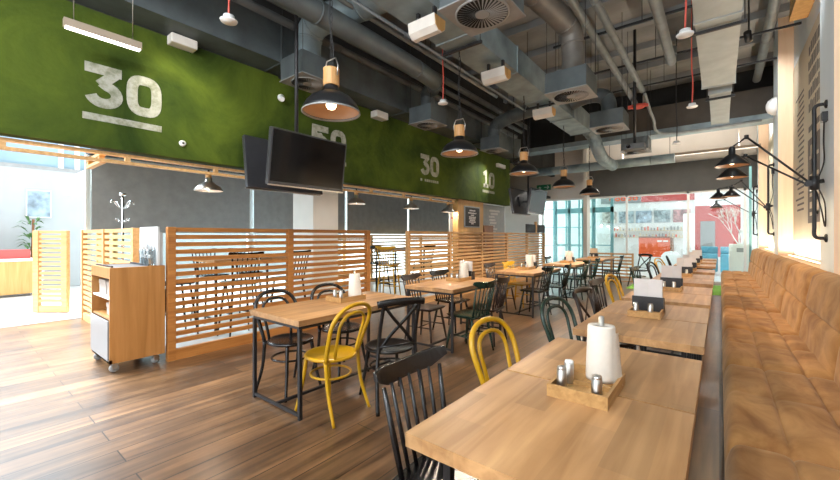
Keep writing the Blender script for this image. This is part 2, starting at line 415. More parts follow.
# honey ladder lattice hanging along the bottom of the green wall and crossing to the mall side
def ladder(name, p, q, label, step=.85):
    p = Vector(p); q = Vector(q); L_ = (q-p).length; d = (q-p)/L_
    e = E(name, label, 'ceiling lattice', p)
    up = Vector((0, 0, 1)); z = Vector((0, 0, 0))
    for dz in (0, -.075):
        MB().bar(z+up*dz, d*L_+up*dz, .05, .03).build('rail', 'slatx', e)
    n = max(1, int(L_/step))
    for k in range(n+1):
        c = d*(.06+k*(L_-.12)/n); MB().box(c.x-.0245, c.y-.022, -.088, c.x+.0245, c.y+.022, .012).build('spacer_block', 'slatx', e)
ladder('slat_lattice', (-4.86, -1.5, 2.215), (-4.86, 7.45, 2.215), 'long honey wood ladder lattice along the lower edge of the green wall')
ladder('slat_lattice', (-4.92, 1.02, 2.215), (-5.5, 1.02, 2.215), 'short honey wood ladder lattice stub turning off under the green wall above the entrance')

# blinds and windows on the far left of the side zone
yy = [1.53, 4.39, 7.15, 9.90, 12.6, 13.7]
for i in range(5):
    a, b = yy[i]+.035, yy[i+1]-.035
    f = MB().box(-8.5, a-.03, 0, -8.42, a+.02, 2.74).box(-8.5, b-.02, 0, -8.42, b+.03, 2.74).box(-8.5, a, 0, -8.42, b, .06).box(-8.5, a, 2.68, -8.42, b, 2.76)
    f = st(f.build('window_%d' % (i+1), 'white'))
    MB().box(-8.465, a+.02, .06, -8.459, b-.02, 2.68).build('pane', 'glass', f)
    e = E('roller_blind', ('charcoal roller blind nearest the entrance behind the coat stand', 'charcoal roller blind behind the wide black ceiling screens', 'charcoal roller blind beyond the white column', 'charcoal roller blind beside the red and white poster', 'charcoal roller blind hidden farthest along the side room')[i], 'blind', (-8.36, a, 1.46), 0, 'roller blinds along the side room')
    MB().box(-.004, .015, 0, .004, b-a-.015, 1.22).build('blind_cloth', 'blind', e)
    MB().box(-.01, .015, -.02, .01, b-a-.015, .005).build('bottom_bar', 'grey', e)
st(MB().box(-8.42, 1.505, 0, -8.36, 1.535, 2.76).build('trim_9', 'white'))
st(MB().box(-6.99, 4.56, 0, -6.3, 5.18, 2.76).build('pillar', ['white']))

# ------------------------------------------------------------------ slat screens
def screen(label, p, length, posts, axis='Y', h=1.48, mat='slat', pitch=.083, sh=.048, base=.12, pw=.08):
    e = E('slat_screen', label, 'slat screen', p)
    def bx(m, a0, t0, z0, a1, t1, z1):
        if axis == 'Y': m.box(t0, a0, z0, t1, a1, z1)
        else: m.box(a0, t0, z0, a1, t1, z1)
        return m
    for q in posts:
        bx(MB(), q-pw/2, -.035, 0, q+pw/2, .035, h).build('post', mat, e, bevel=.003)
    s = MB(); n = int((h-base-.02)/pitch)
    ps = sorted(posts)
    for k in range(n):
        z = h-.004-k*pitch
        for a, b in zip(ps[:-1], ps[1:]):
            bx(s, a+pw/2-.003, -.02, z-sh, b-pw/2+.003, .02, z)
    s.build('slats', mat, e)
    bx(MB(), ps[0]+pw/2, -.025, 0, ps[-1]-pw/2, .028, base).build('base_board', mat, e)
    return e
screen('amber slat screen standing beside the wheeled cabinet, nearest the viewer', (-4.77, 1.54, 0), 3.06, [.04, 1.52, 3.02])
screen('long amber slat screen beyond the walkway gap, beside the farther tables', (-4.77, 5.61, 0), 7.34, [.04, 1.49, 2.94, 4.39, 5.84, 7.30], mat='slatdull')
screen('pale slat screen behind the coat stand, running up to the wheeled cabinet', (-8.33, 1.475, 0), 2.75, [.04, 1.36, 2.71], axis='X', mat='slatx')
screen('pale slat panel standing back in the passage, left of the charcoal blinds', (-9.75, 1.95, 0), 1.2, [.04, .6, 1.16], axis='X', mat='slatx')
q = screen('pale slat panel turned to the viewer at the far left', (-9.77, 1.05, 0), .62, [.05, .57], axis='X', mat='slatx', pw=.1)
q.rotation_euler = (0, 0, R(38))
screen('pale slat screen in front of the bright side windows', (-8.2, 5.6, 0), 7.2, [.04, 2.4, 4.8, 7.16], mat='slatx', pitch=.1, h=1.42)
e = screen('low slat divider on dark frame near the glass front', (-3.25, 12.85, 0), 1.2, [.03, .62, 1.2], axis='X', h=.86, mat='slatdull', pitch=.1, sh=.05, base=.02, pw=.05)

# ------------------------------------------------------------------ tables
def table(L_, mat='table', wd=.72, ins=.03, bev=.003):
    """origin at centre of footprint; length along Y"""
    e = E('dining_table', '', 'table')
    MB().box(-wd/2, -L_/2, .705, wd/2, L_/2, .75).build('tabletop', mat, e, bevel=bev)
    x = wd/2-ins; y = L_/2-ins; t = .026
    for sx in (-1, 1):
        for sy in (-1, 1):
            MB().box(sx*x-t/2, sy*y-t/2, 0, sx*x+t/2, sy*y+t/2, .68).build('leg', 'iron', e)
    f = MB()
    for s in (-1, 1):
        f.box(s*x-t/2, -y, .679, s*x+t/2, y, .7045); f.box(-x, s*y-t/2, .679, x, s*y+t/2, .7045)
    f.build('apron_frame', 'iron', e)
    b = MB()
    for s in (-1, 1): b.box(-x, s*y-.01, .02, x, s*y+.01, .042)
    b.box(-.011, -y, .022, .011, y, .044)
    b.build('floor_bar', 'iron', e)
    return e
TL = table(1.40); T1 = table(.72, ins=.10, bev=0)
first = {}
def place_table(proto, loc, label, group, rz=0):
    if proto.name not in first:
        first[proto.name] = 1; proto.location = loc; proto.rotation_euler = (0, 0, rz); proto['label'] = label; proto['group'] = group; return proto
    return dup(proto, loc, rz, label, group)
GL, GR = 'oak tables down the middle of the room', 'small oak tables along the suede bench'
for y, l in ((2.34, 'oak table with the yellow hoop chair, beside the nearest slat screen'), (4.40, 'oak table between green and black spindle chairs, second from the wheeled cabinet'),
             (6.85, 'oak table third along the slat screen, with a yellow chair behind it'), (9.20, 'oak table fourth along the slat screen among dark green chairs'),
             (11.66, 'oak table nearest the glass front, in the middle row')):
    place_table(TL, (-2.80 if y != 4.40 else -2.83, y, 0), l, GL, R(2) if y == 4.40 else 0)
for y, l in ((1.283, 'square oak table nearest the viewer by the bench, bare wooden top'), (2.018, 'square oak table pushed against the nearest one, under the paper roll tray edge'),
             (3.04, 'square oak table with a menu stand tray, near half of second pair by bench'), (3.765, 'square oak table behind the menu stand tray, far half of second pair'),
             (4.69, 'square oak table with a tray of menus, near half of third pair by bench'), (5.415, 'square oak table, far half of third pair by the bench'),
             (6.58, 'square oak table, near half of fourth pair by the bench'), (7.305, 'square oak table, far half of fourth pair by the bench'),
             (8.56, 'square oak table, fifth along the bench, beyond the four pairs'), (10.21, 'square oak table, sixth along the bench, before the green mat'),
             (11.66, 'square oak table, last but one along the bench'), (12.96, 'square oak table farthest along the bench, by the glass front')):
    place_table(T1, (-.43, y, .0015 if int(y*1000) % 2 else 0), l, GR)

# ------------------------------------------------------------------ chairs
def leg(e, p, q, r0, r1, m, mid=None):
    pts = [p, q] if mid is None else smooth([p, mid, q], 5)
    n = len(pts); MB().tube(pts, [r0+(r1-r0)*i/(n-1) for i in range(n)], 8).build('leg', m, e)

def spindle_chair(m, sh=.455, colour=''):
    e = E('spindle_chair', '', 'chair')
    s = MB(); top = sh
    def seat(u, v):
        x = (u-.5)*2; y = (v-.5)*2
        wx = .215-.02*(1-v); px = x*wx*math.sqrt(max(0, 1-.10*y*y)); py = y*.205*math.sqrt(max(0, 1-.10*x*x))
        d = -.012*(1-x*x)*(1-(y+.15)**2) if abs(y) < 1 else 0
        edge = max(abs(x), abs(y)); return px, py, d, edge
    nu = 12
    def f_top(u, v):
        px, py, d, ed = seat(u, v); return (px, py, top+d-(.008 if ed > .97 else 0))
    def f_bot(u, v):
        px, py, d, ed = seat(u, v); k = .9; return (px*k, py*k, top-.036)
    s.grid(nu, nu, f_top); s.grid(nu, nu, f_bot, flip=True)
    ring = [(i/nu, 0) for i in range(nu)]+[(1, i/nu) for i in range(nu)]+[(1-i/nu, 1) for i in range(nu)]+[(0, 1-i/nu) for i in range(nu)]
    vs = [f_top(*p) for p in ring]+[f_bot(*p) for p in ring]; n = len(ring)
    s.add(vs, [(i, n+i, n+(i+1) % n, (i+1) % n) for i in range(n)], True)
    s.build('seat', m, e)
    tops = {}; k = (sh-.455)
    for sx in (-1, 1):
        for sy in (-1, 1):
            a = Vector((sx*.145, sy*.14, sh-.03)); b = Vector((sx*(.20+.04*k), sy*(.205+.05*k), 0)); tops[sx, sy] = (a, b)
            md = a.lerp(b, .45)
            MB().tube([a, a.lerp(b, .2), md, a.lerp(b, .75), b], [.012, .0165, .017, .014, .010], 8).build('leg', m, e)
    P = lambda sx, sy, t: tops[sx, sy][0].lerp(tops[sx, sy][1], t)
    q = MB()
    for sx in (-1, 1): q.tube([P(sx, -1, .52), P(sx, 1, .52)], .0085, 8)
    q.tube([(P(-1, -1, .52)+P(-1, 1, .52))/2, (P(1, -1, .52)+P(1, 1, .52))/2], .0085, 8)
    if k > .1: q.tube([P(-1, 1, .66), P(1, 1, .66)], .011, 8)
    q.build('stretcher', m, e)
    bz = sh+.325
    for i in range(7):
        t = (i-3)/3; a = Vector((t*.155, -.175+.012*t*t, sh-.012)); b = Vector((t*.185, -.262+.03*t*t, bz+.01)); md = a.lerp(b, .42)
        r = .0085 if abs(t) < 1 else .0115
        MB().tube([a, md, b], [r, r*1.15, r*.8], 7).build('spindle', m, e)
    c = MB(); n = 16; sec = []
    for i in range(n+1):
        t = i/n*2-1; x = t*.232; y = -.272+.045*t*t
        lo = bz+.012*abs(t)**3; hi = bz+.072+.020*t*t-.012*max(0, abs(t)-.8)/.2; th = .011
        lo = lo+.035*max(0, abs(t)-.6)/.4
        sec.append([(x, y+th, lo), (x, y+th*.7-.012, hi), (x, y-th*.7-.012, hi), (x, y-th, lo)])
    vs = [p for s_ in sec for p in s_]
    fs = [(i*4+j, i*4+(j+1) % 4, (i+1)*4+(j+1) % 4, (i+1)*4+j) for i in range(n) for j in range(4)]+[(3, 2, 1, 0), (n*4, n*4+1, n*4+2, n*4+3)]
    c.add(vs, fs, False).build('crest_rail', m, e, bevel=.003)
    return e

def round_seat(e, m, sh, r=.20):
    MB().lathe([(.001, sh-.03), (r-.02, sh-.03), (r, sh-.022), (r+.004, sh-.008), (r-.004, sh+.002), (r-.025, sh), (r-.04, sh-.006), (.001, sh-.008)], n=32).build('seat', m, e)

def hoop_chair(m, sh=.46):
    e = E('hoop_chair', '', 'chair')
    round_seat(e, m, sh)
    for sx in (-1, 1):
        leg(e, (sx*.125, .135, sh-.02), (sx*.185, .20, 0), .0165, .0115, m, (sx*.15, .165, .2))
        leg(e, (sx*.178, -.12, sh-.01), (sx*.20, -.225, 0), .0165, .0115, m, (sx*.182, -.15, .22))
    def hoop(w, z0, zt, y0, y1, r, name):
        pts = []; ah = w*.80; h0 = zt-ah; wb = w*.84
        f = lambda x, z: (x, y0+(y1-y0)*((z-sh)/(zt-sh))**1.15 if z > sh else y0, z)
        for t in range(6): pts.append(f(-(wb+(w-wb)*t/6), z0+(h0-z0)*t/6))
        for a in range(180, -1, -10):
            c, s_ = math.cos(R(a)), math.sin(R(a)); pts.append(f(w*math.copysign(abs(c)**.85, c), h0+ah*abs(s_)**.85))
        for t in range(5, -1, -1): pts.append(f(wb+(w-wb)*t/6, z0+(h0-z0)*t/6))
        MB().tube(pts, r, 10).build(name, m, e)
    hoop(.210, sh-.02,   .865, -.125, -.27, .0165, 'back_hoop')
    hoop(.135, sh-.005, .80, -.152, -.25, .0125, 'inner_hoop')
    MB().tube([(.158*math.cos(2*PI*k/28), .155*math.sin(2*PI*k/28)-.0, .30) for k in range(28)], .0095, 8, closed=True).build('ring_stretcher', m, e)
    return e

def cross_chair(m, sh=.46):
    e = E('cross_back_chair', '', 'chair')
    round_seat(e, m, sh, .205)
    for sx in (-1, 1):
        leg(e, (sx*.13, .14, sh-.02), (sx*.19, .20, 0), .017, .012, m, (sx*.155, .17, .2))
        MB().tube(smooth([(sx*.205, -.245, 0), (sx*.19, -.19, .24), (sx*.165, -.155, sh), (sx*.158, -.185, .66), (sx*.155, -.25, .855)], 5), .0165, 8).build('back_post', m, e)
    MB().tube(smooth([(-.205, -.235, .848), (-.12, -.262, .862), (0, -.275, .868), (.12, -.262, .862), (.205, -.235, .848)], 4), .028, 10, flat=.45, up=(0, 0, 1)).build('top_rail', m, e)
    for sx in (-1, 1):
        MB().tube(smooth([(sx*.155, -.165, sh+.02), (sx*.06, -.185, .60), (-sx*.07, -.222, .74), (-sx*.148, -.238, .84)], 4), .014, 8, flat=.4, up=(0, 0, 1)).build('cross_slat', m, e)
    MB().tube([(-.16, -.168, .50), (0, -.19, .505), (.16, -.168, .50)], .009, 8).build('lower_rail', m, e)
    MB().tube([(.16*math.cos(2*PI*k/28), .16*math.sin(2*PI*k/28), .29) for k in range(28)], .009, 8, closed=True).build('ring_stretcher', m, e)
    return e

protos = {}
def chair(kind, m, x, y, rz, label, group):
    k = (kind, m)
    if k not in protos:
        e = {'s': lambda: spindle_chair(m), 'h': lambda: hoop_chair(m), 'x': lambda: cross_chair(m), 'b': lambda: spindle_chair(m, .76)}[kind]()
        if kind == 'b':
            e.name = 'bar_chair'
        protos[k] = e; e.location = (x, y, 0); e.rotation_euler = (0, 0, R(rz)); e['label'] = label; e['group'] = group; return e
    return dup(protos[k], (x, y, 0), R(rz), label, group)
GM = 'chairs at the middle row tables'; GB = 'chairs facing the bench'; GS = 'bar chairs in the side room'
for a in (
    ('h', 'black', -3.03, 1.95, -88, 'black double-hoop chair nearest the wheeled cabinet, backed by the slat screen', GM),
    ('h', 'black', -3.02, 2.53, -93, 'black double-hoop chair behind the paper roll of the nearest middle table', GM),
    ('h', 'yellow', -2.42, 1.92, 97, 'mustard yellow hoop chair at the near corner of the middle table', GM),
    ('x', 'black', -2.20, 2.36, 67, 'black cross-back chair right of the yellow hoop chair at the middle table', GM),
    ('s', 'brown', -3.06, 3.99, -84, 'dark brown spindle chair beside the walkway gap in the slat screens', GM),
    ('s', 'black', -3.10, 4.68, -92, 'black spindle chair against the long slat screen, behind the second middle table', GM),
    ('s', 'green', -2.37, 3.96, 84, 'bottle green spindle chair at the near corner of second middle table', GM),
    ('s', 'brown', -2.42, 4.46, 94, 'dark brown spindle chair beyond the bottle green one, same table', GM),
    ('s', 'brown', -3.20, 6.48, -88, 'dark spindle chair between second and third middle tables, by the slat screen', GM),
    ('s', 'yellow', -3.13, 7.12, -95, 'yellow spindle chair by the long slat screen at the third middle table', GM),
    ('s', 'teal', -2.53, 6.43, 86, 'blackish green spindle chair at near corner of third middle table', GM),
    ('s', 'teal', -2.45, 7.2, 96, 'blackish green spindle chair at far corner of third middle table', GM),
    ('h', 'brown', -3.32, 8.9, -85, 'dark hoop chair by the end of the long slat screen, fourth table', GM),
    ('s', 'green', -2.52, 8.78, 88, 'green spindle chair on the aisle side of fourth table, nearer one', GM),
    ('s', 'green', -2.48, 9.5, 94, 'green spindle chair on the aisle side of fourth table, farther one', GM),
    ('s', 'teal', -3.2, 9.6, -90, 'blackish green spindle chair behind the fourth middle table', GM),
    ('s', 'teal', -2.30, 11.3, 92, 'dark spindle chair on the aisle side of the table nearest the glass', GM),
    ('s', 'green', -3.3, 11.6, -92, 'green spindle chair on the far side of the table nearest the glass', GM),
    ('x', 'black', -1.72, 11.75, 150, 'black cross-back chair standing apart near the low slat divider', GM),
    ('s', 'black', -.79, 1.25, -90, 'black spindle chair at the bare table nearest the viewer', GB),
    ('h', 'yellow', -.86, 2.05, -97, 'yellow hoop chair at the nearest bench table', GB),
    ('h', 'green', -.83, 3.08, -104, 'bottle green hoop chair at the second pair of bench tables', GB),
    ('x', 'brown', -.78, 3.72, -97, 'brown cross-back chair just beyond the green hoop chair', GB),
    ('s', 'brown', -.93, 4.86, -97, 'dark brown spindle chair facing the third pair of bench tables', GB),
    ('h', 'yellow', -.88, 5.44, -98, 'yellow hoop chair beyond the dark brown spindle chair, third pair of bench tables', GB),
    ('s', 'green', -.90, 7.28, -100, 'green spindle chair facing the fourth pair of bench tables', GB),
    ('h', 'black', -.82, 8.56, -104, 'black hoop chair facing the fifth bench table', GB),
    ('h', 'yellow', -.88, 10.2, -108, 'yellow hoop chair facing the sixth bench table, far down the row', GB),
    ('h', 'black', -.82, 11.66, -88, 'black hoop chair facing the last but one bench table', GB),
    ('b', 'black', -5.85, 1.98, 0, 'tall black chair behind the near slat screen, next to the coat stand', GS),
    ('b', 'black', -6.55, 2.75, -85, 'tall black chair behind the near slat screen, close to the bright windows', GS),
    ('b', 'black', -5.18, 3.3, 95, 'tall black chair behind the near slat screen, halfway along', GS),
    ('b', 'black', -6.55, 3.35, -95, 'tall black chair behind the near slat screen, in front of the white column', GS),
    ('b', 'black', -5.18, 2.55, 85, 'tall black chair right behind the near end of the slat screen', GS),
    ('b', 'teal', -6.35, 6.42, 10, 'tall dark teal chair seen through the walkway gap', GS),
    ('b', 'yellow', -5.75, 6.15, 25, 'tall yellow chair seen through the walkway gap', GS),
    ('b', 'black', -5.78, 7.4, 90, 'tall black chair behind the long slat screen', GS),
): chair(*a)
def high_table(loc, label):
    e = E('high_table', label, 'table', loc, 0, 'high tables in the side room')
    MB().box(-.35, -.6, 1.0, .35, .6, 1.04).build('tabletop', 'table', e)
    for sx in (-1, 1):
        for sy in (-1, 1): MB().box(sx*.31-.015, sy*.56-.015, 0, sx*.31+.015, sy*.56+.015, 1.0).build('leg', 'iron', e)
    MB().box(-.31, -.01, .2, .31, .01, .22).box(-.31, -.57, .2, .31, -.55, .22).box(-.31, .55, .2, .31, .57, .22).build('foot_bar', 'iron', e)
high_table((-5.85, 2.95, 0), 'tall oak table behind the near slat screen')
high_table((-6.4, 7.3, 0), 'tall oak table beyond the walkway gap in the side room')

# ------------------------------------------------------------------ table trays, rolls, menus
def tray(loc, label, rz=0):
    e = E('condiment_tray', label, 'tray', loc, rz, 'oak condiment trays on the tables')
    MB().box(-.11, -.16, 0, .11, .16, .012).box(-.11, -.16, .012, -.098, .16, .048).box(.098, -.16, .012, .11, .16, .048).box(-.098, -.16, .012, .098, -.148, .048).box(-.098, .148, .012, .098, .16, .048).box(-.098, -.005, .012, .098, .005, .03).build('tray_box', 'traywood', e)
    return e
def roll(loc, label, rz=0):
    e = E('paper_roll', label, 'paper roll', loc, rz, 'paper towel rolls on the tables')
    MB().lathe([(.056, 0), (.058, .012), (.046, .014), (.013, .015)], n=24).build('holder_disc', 'traywood', e)
    MB().lathe([(.011, .01), (.011, .278), (.001, .28)], n=12).build('spindle_rod', 'steel', e)
    MB().lathe([(.020, .016), (.060, .016), (.061, .03), (.053, .235), (.051, .24), (.02, .24), (.0195, .02)], n=32).build('towel', 'paper', e)
    MB().grid(8, 8, lambda u, v: ((.0635+.018*u*u*(1-v))*math.cos(-.6+u*.9), (.0635+.018*u*u*(1-v))*math.sin(-.6+u*.9), .018-.022*u*(1-v)+.20*v)).build('loose_sheet', 'paper', e)
def shaker(loc, label, lid='steel', h=.092):
    e = E('shaker', label, 'shaker', loc, 0, 'steel shakers in the trays')
    MB().lathe([(.001, 0), (.018, 0), (.019, .003), (.019, h-.012), (.017, h-.010)], n=18).build('body', 'steel', e)
    MB().lathe([(.0175, h-.010), (.0185, h-.006), (.016, h+.001), (.001, h+.003)], n=18).build('lid', lid, e)
def menu_stand(loc, label, rz=0, card='menu', n=3):
    e = E('menu_holder', label, 'menu holder', loc, rz, 'black menu holders on the tables')
    MB().box(-.11, -.045, 0, .11, -.037, .125).box(-.11, .037, 0, .11, .045, .105).box(-.11, -.037, 0, -.102, .037, .115).box(.102, -.037, 0, .11, .037, .115).box(-.102, -.037, 0, .102, .037, .008).build('holder_box', 'iron', e)
    for i in range(n):
        y = -.022+i*.02; t = .0016
        c = MB(); z0, z1 = .01, .265-.004*i
        sp = .012
        poly = [(-.10, y-t), (-.0, y+sp-t), (.098, y-t), (.098, y+t), (0, y+sp+t), (-.10, y+t)]
        c.prism(poly, z0, z1)
        o = c.build('menu_card', card); o.location = loc; o.rotation_euler = (0, 0, rz)
        tag(o, '%s menu card standing %s, %s' % ('kraft' if card == 'menubrown' else 'white', ('at the front', 'in the middle', 'at the back')[i], label.replace('black menu holder', 'in holder')), 'menu', 'menu cards in the holders')
Z = .7515
# nearest bench tables: tray with roll, three shakers
tray((-.425, 1.64, Z), 'oak tray under the large paper roll on the nearest bench tables', R(0))
roll((-.392, 1.725, Z+.013), 'tall white paper roll on the nearest bench tables')
shaker((-.498, 1.545, Z+.013), 'steel shaker at the corner of the nearest tray, plain lid')
shaker((-.498, 1.64, Z+.013), 'steel shaker with white salt on its lid, nearest tray', 'white')
shaker((-.362, 1.525, Z+.013), 'steel shaker in front of the nearest paper roll')
for y, x, wh in ((3.5, -.46, 'second pair of bench tables'), (5.28, -.45, 'third pair of bench tables'), (7.33, -.45, 'fourth pair of bench tables'), (8.62, -.45, 'fifth bench table'), (10.25, -.45, 'sixth bench table'), (11.66, -.45, 'last but one bench table')):
    tray((x, y, Z), 'oak tray on the '+wh)
    menu_stand((x, y+.09, Z+.013), 'black menu holder on the '+wh)
    shaker((x-.06, y-.10, Z+.013), 'steel shaker, left of two on the '+wh); shaker((x+.04, y-.11, Z+.013), 'steel shaker, right of two on the '+wh)
for y, x, wh, kind in ((2.47, -2.88, 'nearest middle table', 'r'), (4.55, -2.90, 'second middle table', 'rm'), (6.95, -2.9, 'third middle table', 'rm'), (9.2, -2.85, 'fourth middle table', 'rm'), (11.6, -2.85, 'middle table nearest the glass', 'k')):
    tray((x, y, Z), 'oak tray on the '+wh)
    if 'r' in kind: roll((x+.02, y+.09, Z+.013), 'white paper roll on the '+wh)
    if 'm' in kind: menu_stand((x, y+.21, Z), 'black menu holder on the '+wh, n=2)
    if kind == 'k': menu_stand((x, y+.08, Z+.013), 'black menu holder on the '+wh, card='menubrown', n=2)
    shaker((x-.06, y-.09, Z+.013), 'steel shaker, first in the tray on the '+wh); shaker((x+.03, y-.09, Z+.013), 'steel shaker, second in the tray on the '+wh)

# ------------------------------------------------------------------ bench
b = E('upholstered_bench', 'long tan suede quilted bench running along the white wall', 'bench', (0, 0, 0))
MB().box(.09, -1.8, 0, .72, 12.9, .25).build('base', 'ceilblack', b)
def pil(t, k=7): return 1-abs(2*t-1)**k
def clus(t, n):            # n cells, samples gathered at the seams
    q = t*n; k = min(int(q), n-1); r_ = q-k
    return (k+.5-.5*math.cos(PI*r_)*(.8)-.1*(1-2*r_))/n
def cushion(y0, y1):
    m = MB(); X0, X1 = .03, .66; nx, ny = 42, 32
    ph = y0*3.7
    def top(u, v):
        uu = clus(u, 3); vv = clus(v, 2); x = X0+(X1-X0)*uu; y = y0+(y1-y0)*vv
        c = (uu*3) % 1 if 0 < uu < .999 else 0
        c2 = (vv*2) % 1 if 0 < vv < .999 else 0
        wob = .35+.65*math.sin(ph+uu*5)**2
        bul = .064*pil(vv, 22)*(.42+.40*pil(c, 9)+.18*wob*pil(c2, 9))
        edge = -.035*(max(0, .07-uu)/.07)**2
        rip = (.0035*math.sin(26*x+9*y+2*math.sin(5*y+ph))+.003*math.sin(17*y-11*x+ph))*pil(vv, 3)*pil(c, 3)
        return (x, y, .415+bul+edge+rip)
    m.grid(nx, ny, top)
    m.grid(8, ny, lambda u, v: (X0-.014*math.sin(PI*u), y0+(y1-y0)*clus(v, 2), .24+(top(0, v)[2]-.24)*u))
    for yy, o in ((y0, 1), (y1, -1)):
        m.add([(X0, yy, .24), (X1, yy, .24), (X1, yy, .41), (X0, yy, .38)], [(0, 1, 2, 3)[::o]])
    m.build('seat_cushion', 'suede', b)
def back(y0, y1):
    m = MB(); nz, ny = 40, 32; ph = y0*2.9
    def pt(u, v):
        uu = clus(u, 2); vv = clus(v, 1); y = y0+(y1-y0)*vv
        z = .40+.665*uu; x = .60+.10*uu
        c = (uu*2) % 1 if 0 < uu < .999 else 0
        bul = .05*pil(vv, 16)*(.5+.5*pil(c, 8))
        top = (max(0, uu-.90)/.10)**2
        rip = (.004*math.sin(13*y+9*z+ph)+.003*math.sin(21*z-8*y+ph))*pil(vv, 3)*pil(c, 3)
        return (x-bul*(1-.6*top)-rip-.012*math.sin(PI*uu)+.045*top, y, z+.022*pil(vv, 10)*uu-.012*top)
    m.grid(nz, ny, pt, flip=True)
    m.grid(2, ny, lambda u, v: tuple(Vector(pt(1, v)).lerp(Vector((.785, pt(1, v)[1], 1.05)), u)), flip=True)
    m.add([(.785, y0, 1.05), (.785, y1, 1.05), (.785, y1, .3), (.785, y0, .3)], [(0, 1, 2, 3)])
    for vv in (0, 1):
        q = [pt(i/nz, vv) for i in range(nz+1)]; yv = y0 if vv == 0 else y1
        q += [(.785, yv, 1.05), (.785, yv, .3), (.62, yv, .3)]
        m.add(q, [tuple(range(len(q)))])
    m.build('back_cushion', 'suede', b)
P = 1.335
for i in range(-3, 8): cushion(2.24+P*i+.002, 2.24+P*(i+1)-.002)
for i in range(-3, 8): back(2.24+P*i+.001, 2.24+P*(i+1)-.001)

# ------------------------------------------------------------------ service cabinet on castors
k = E('service_cabinet', 'oak veneered cabinet on castors standing at the end of the slat screen', 'cabinet', (-5.5, 1.04, 0))
MB().box(.02, 0, .10, .74, .02, .14).box(.715, 0, .10, .74, .48, 1.06).box(0, 0, .10, .022, .48, 1.06).box(.022, .46, .10, .715, .48, 1.06).box(.022, 0, .10, .715, .46, .12).box(.022, 0, .95, .715, .02, 1.06).box(.022, .02, 1.03, .715, .46, 1.045).box(.022, .01, .53, .715, .46, .55).build('body', 'veneer', k)
MB().box(.022, .01, .735, .715, .46, .75).build('shelf', 'white', k)
MB().box(.025, -.012, .13, .712, .0, .525).build('door', 'doorgrey', k)
MB().box(.03, .03, 1.045, .66, .36, 1.055).box(.03, .03, 1.055, .66, .045, 1.075).box(.03, .345, 1.055, .66, .36, 1.075).build('top_inset', 'iron', k)
for sx in (.06, .68):
    for sy in (.06, .42):
        cst = MB().box(sx-.025, sy-.025, .092, sx+.025, sy+.025, .10).box(sx-.022, sy-.03, .035, sx-.016, sy+.015, .092).box(sx+.016, sy-.03, .035, sx+.022, sy+.015, .092).build('castor', 'steel', k)
        MB().lathe([(.001, -.014), (.038, -.014), (.042, -.008), (.042, .008), (.038, .014), (.001, .014)], (sx, sy-.012, .042), 18, Matrix.Rotation(R(90), 3, 'Y')).build('wheel', 'grey', cst)
for i, (x, z, wd, h, l) in enumerate(((.10, .752, .26, .15, 'white carton on the upper cabinet shelf, outer one'), (.42, .752, .24, .14, 'white carton on the upper cabinet shelf, inner one'), (.40, .552, .26, .12, 'white carton on the lower cabinet shelf'))):
    o = MB().box(0, 0, 0, wd, .26, h).box(-.004, -.004, h-.04, wd+.004, .264, h+.004).build('storage_box', 'carton'); o.location = (-5.5+x, 1.09, z); tag(o, l, 'box', 'cartons in the cabinet')
e = E('display_board', 'pale grey board standing at the back of the cabinet top', 'board', (-5.37, 1.455, 1.062))
MB().box(0, 0, 0, .59, .02, .42).build('sheet', 'carddull', e); MB().box(0, .02, 0, .03, .05, .36).box(.56, .02, 0, .59, .05, .36).build('prop', 'grey', e)
for i in range(3):
    e = E('tumbler', ('clear tumbler of cutlery, first of three on the cabinet top', 'clear tumbler of cutlery, middle of three on the cabinet top', 'clear tumbler of cutlery, closest to the slat screen on the cabinet')[i], 'tumbler', (-5.09+.115*i, 1.418, 1.062), 0, 'cutlery tumblers on the cabinet')
    MB().lathe([(.001, 0), (.040, 0), (.047, .17), (.045, .17), (.038, .006), (.001, .006)], n=20).build('glass', 'jar', e)
    u = MB()
    for q in range(7):
        a = q*.9+i; u.bar((.02*math.cos(a), .02*math.sin(a), .01), (.036*math.cos(a+.5), .036*math.sin(a+.5), .20+.02*(q % 3)), .012, .003)
    u.build('cutlery', 'grey' if i != 1 else 'steel', e)

# coat stand
e = E('coat_stand', 'chrome coat stand with curled hooks behind the cabinet', 'coat stand', (-7.15, 1.72, 0))
MB().lathe([(.15, 0), (.15, .02), (.03, .04), (.001, .04)], n=24).build('base', 'chrome', e)
MB().tube([(0, 0, .03), (0, 0, 2.0)], .018, 12).lathe([(.02, 1.99), (.045, 2.0), (.045, 2.03), (.001, 2.035)], n=16).build('pole', 'chrome', e)
for q in range(4):
    a = R(20+90*q); c, s_ = math.cos(a), math.sin(a)
    MB().tube(smooth([(0, 0, 1.80), (.07*c, .07*s_, 1.83), (.12*c, .12*s_, 1.90), (.16*c, .16*s_, 1.90), (.165*c, .165*s_, 1.87)], 4), .008, 8).build('upper_hook', 'chrome', e)
    MB().tube(smooth([(0, 0, 1.62), (.05*c, .05*s_, 1.60), (.09*c, .09*s_, 1.62), (.095*c, .095*s_, 1.65)], 4), .007, 8).build('lower_hook', 'chrome', e)

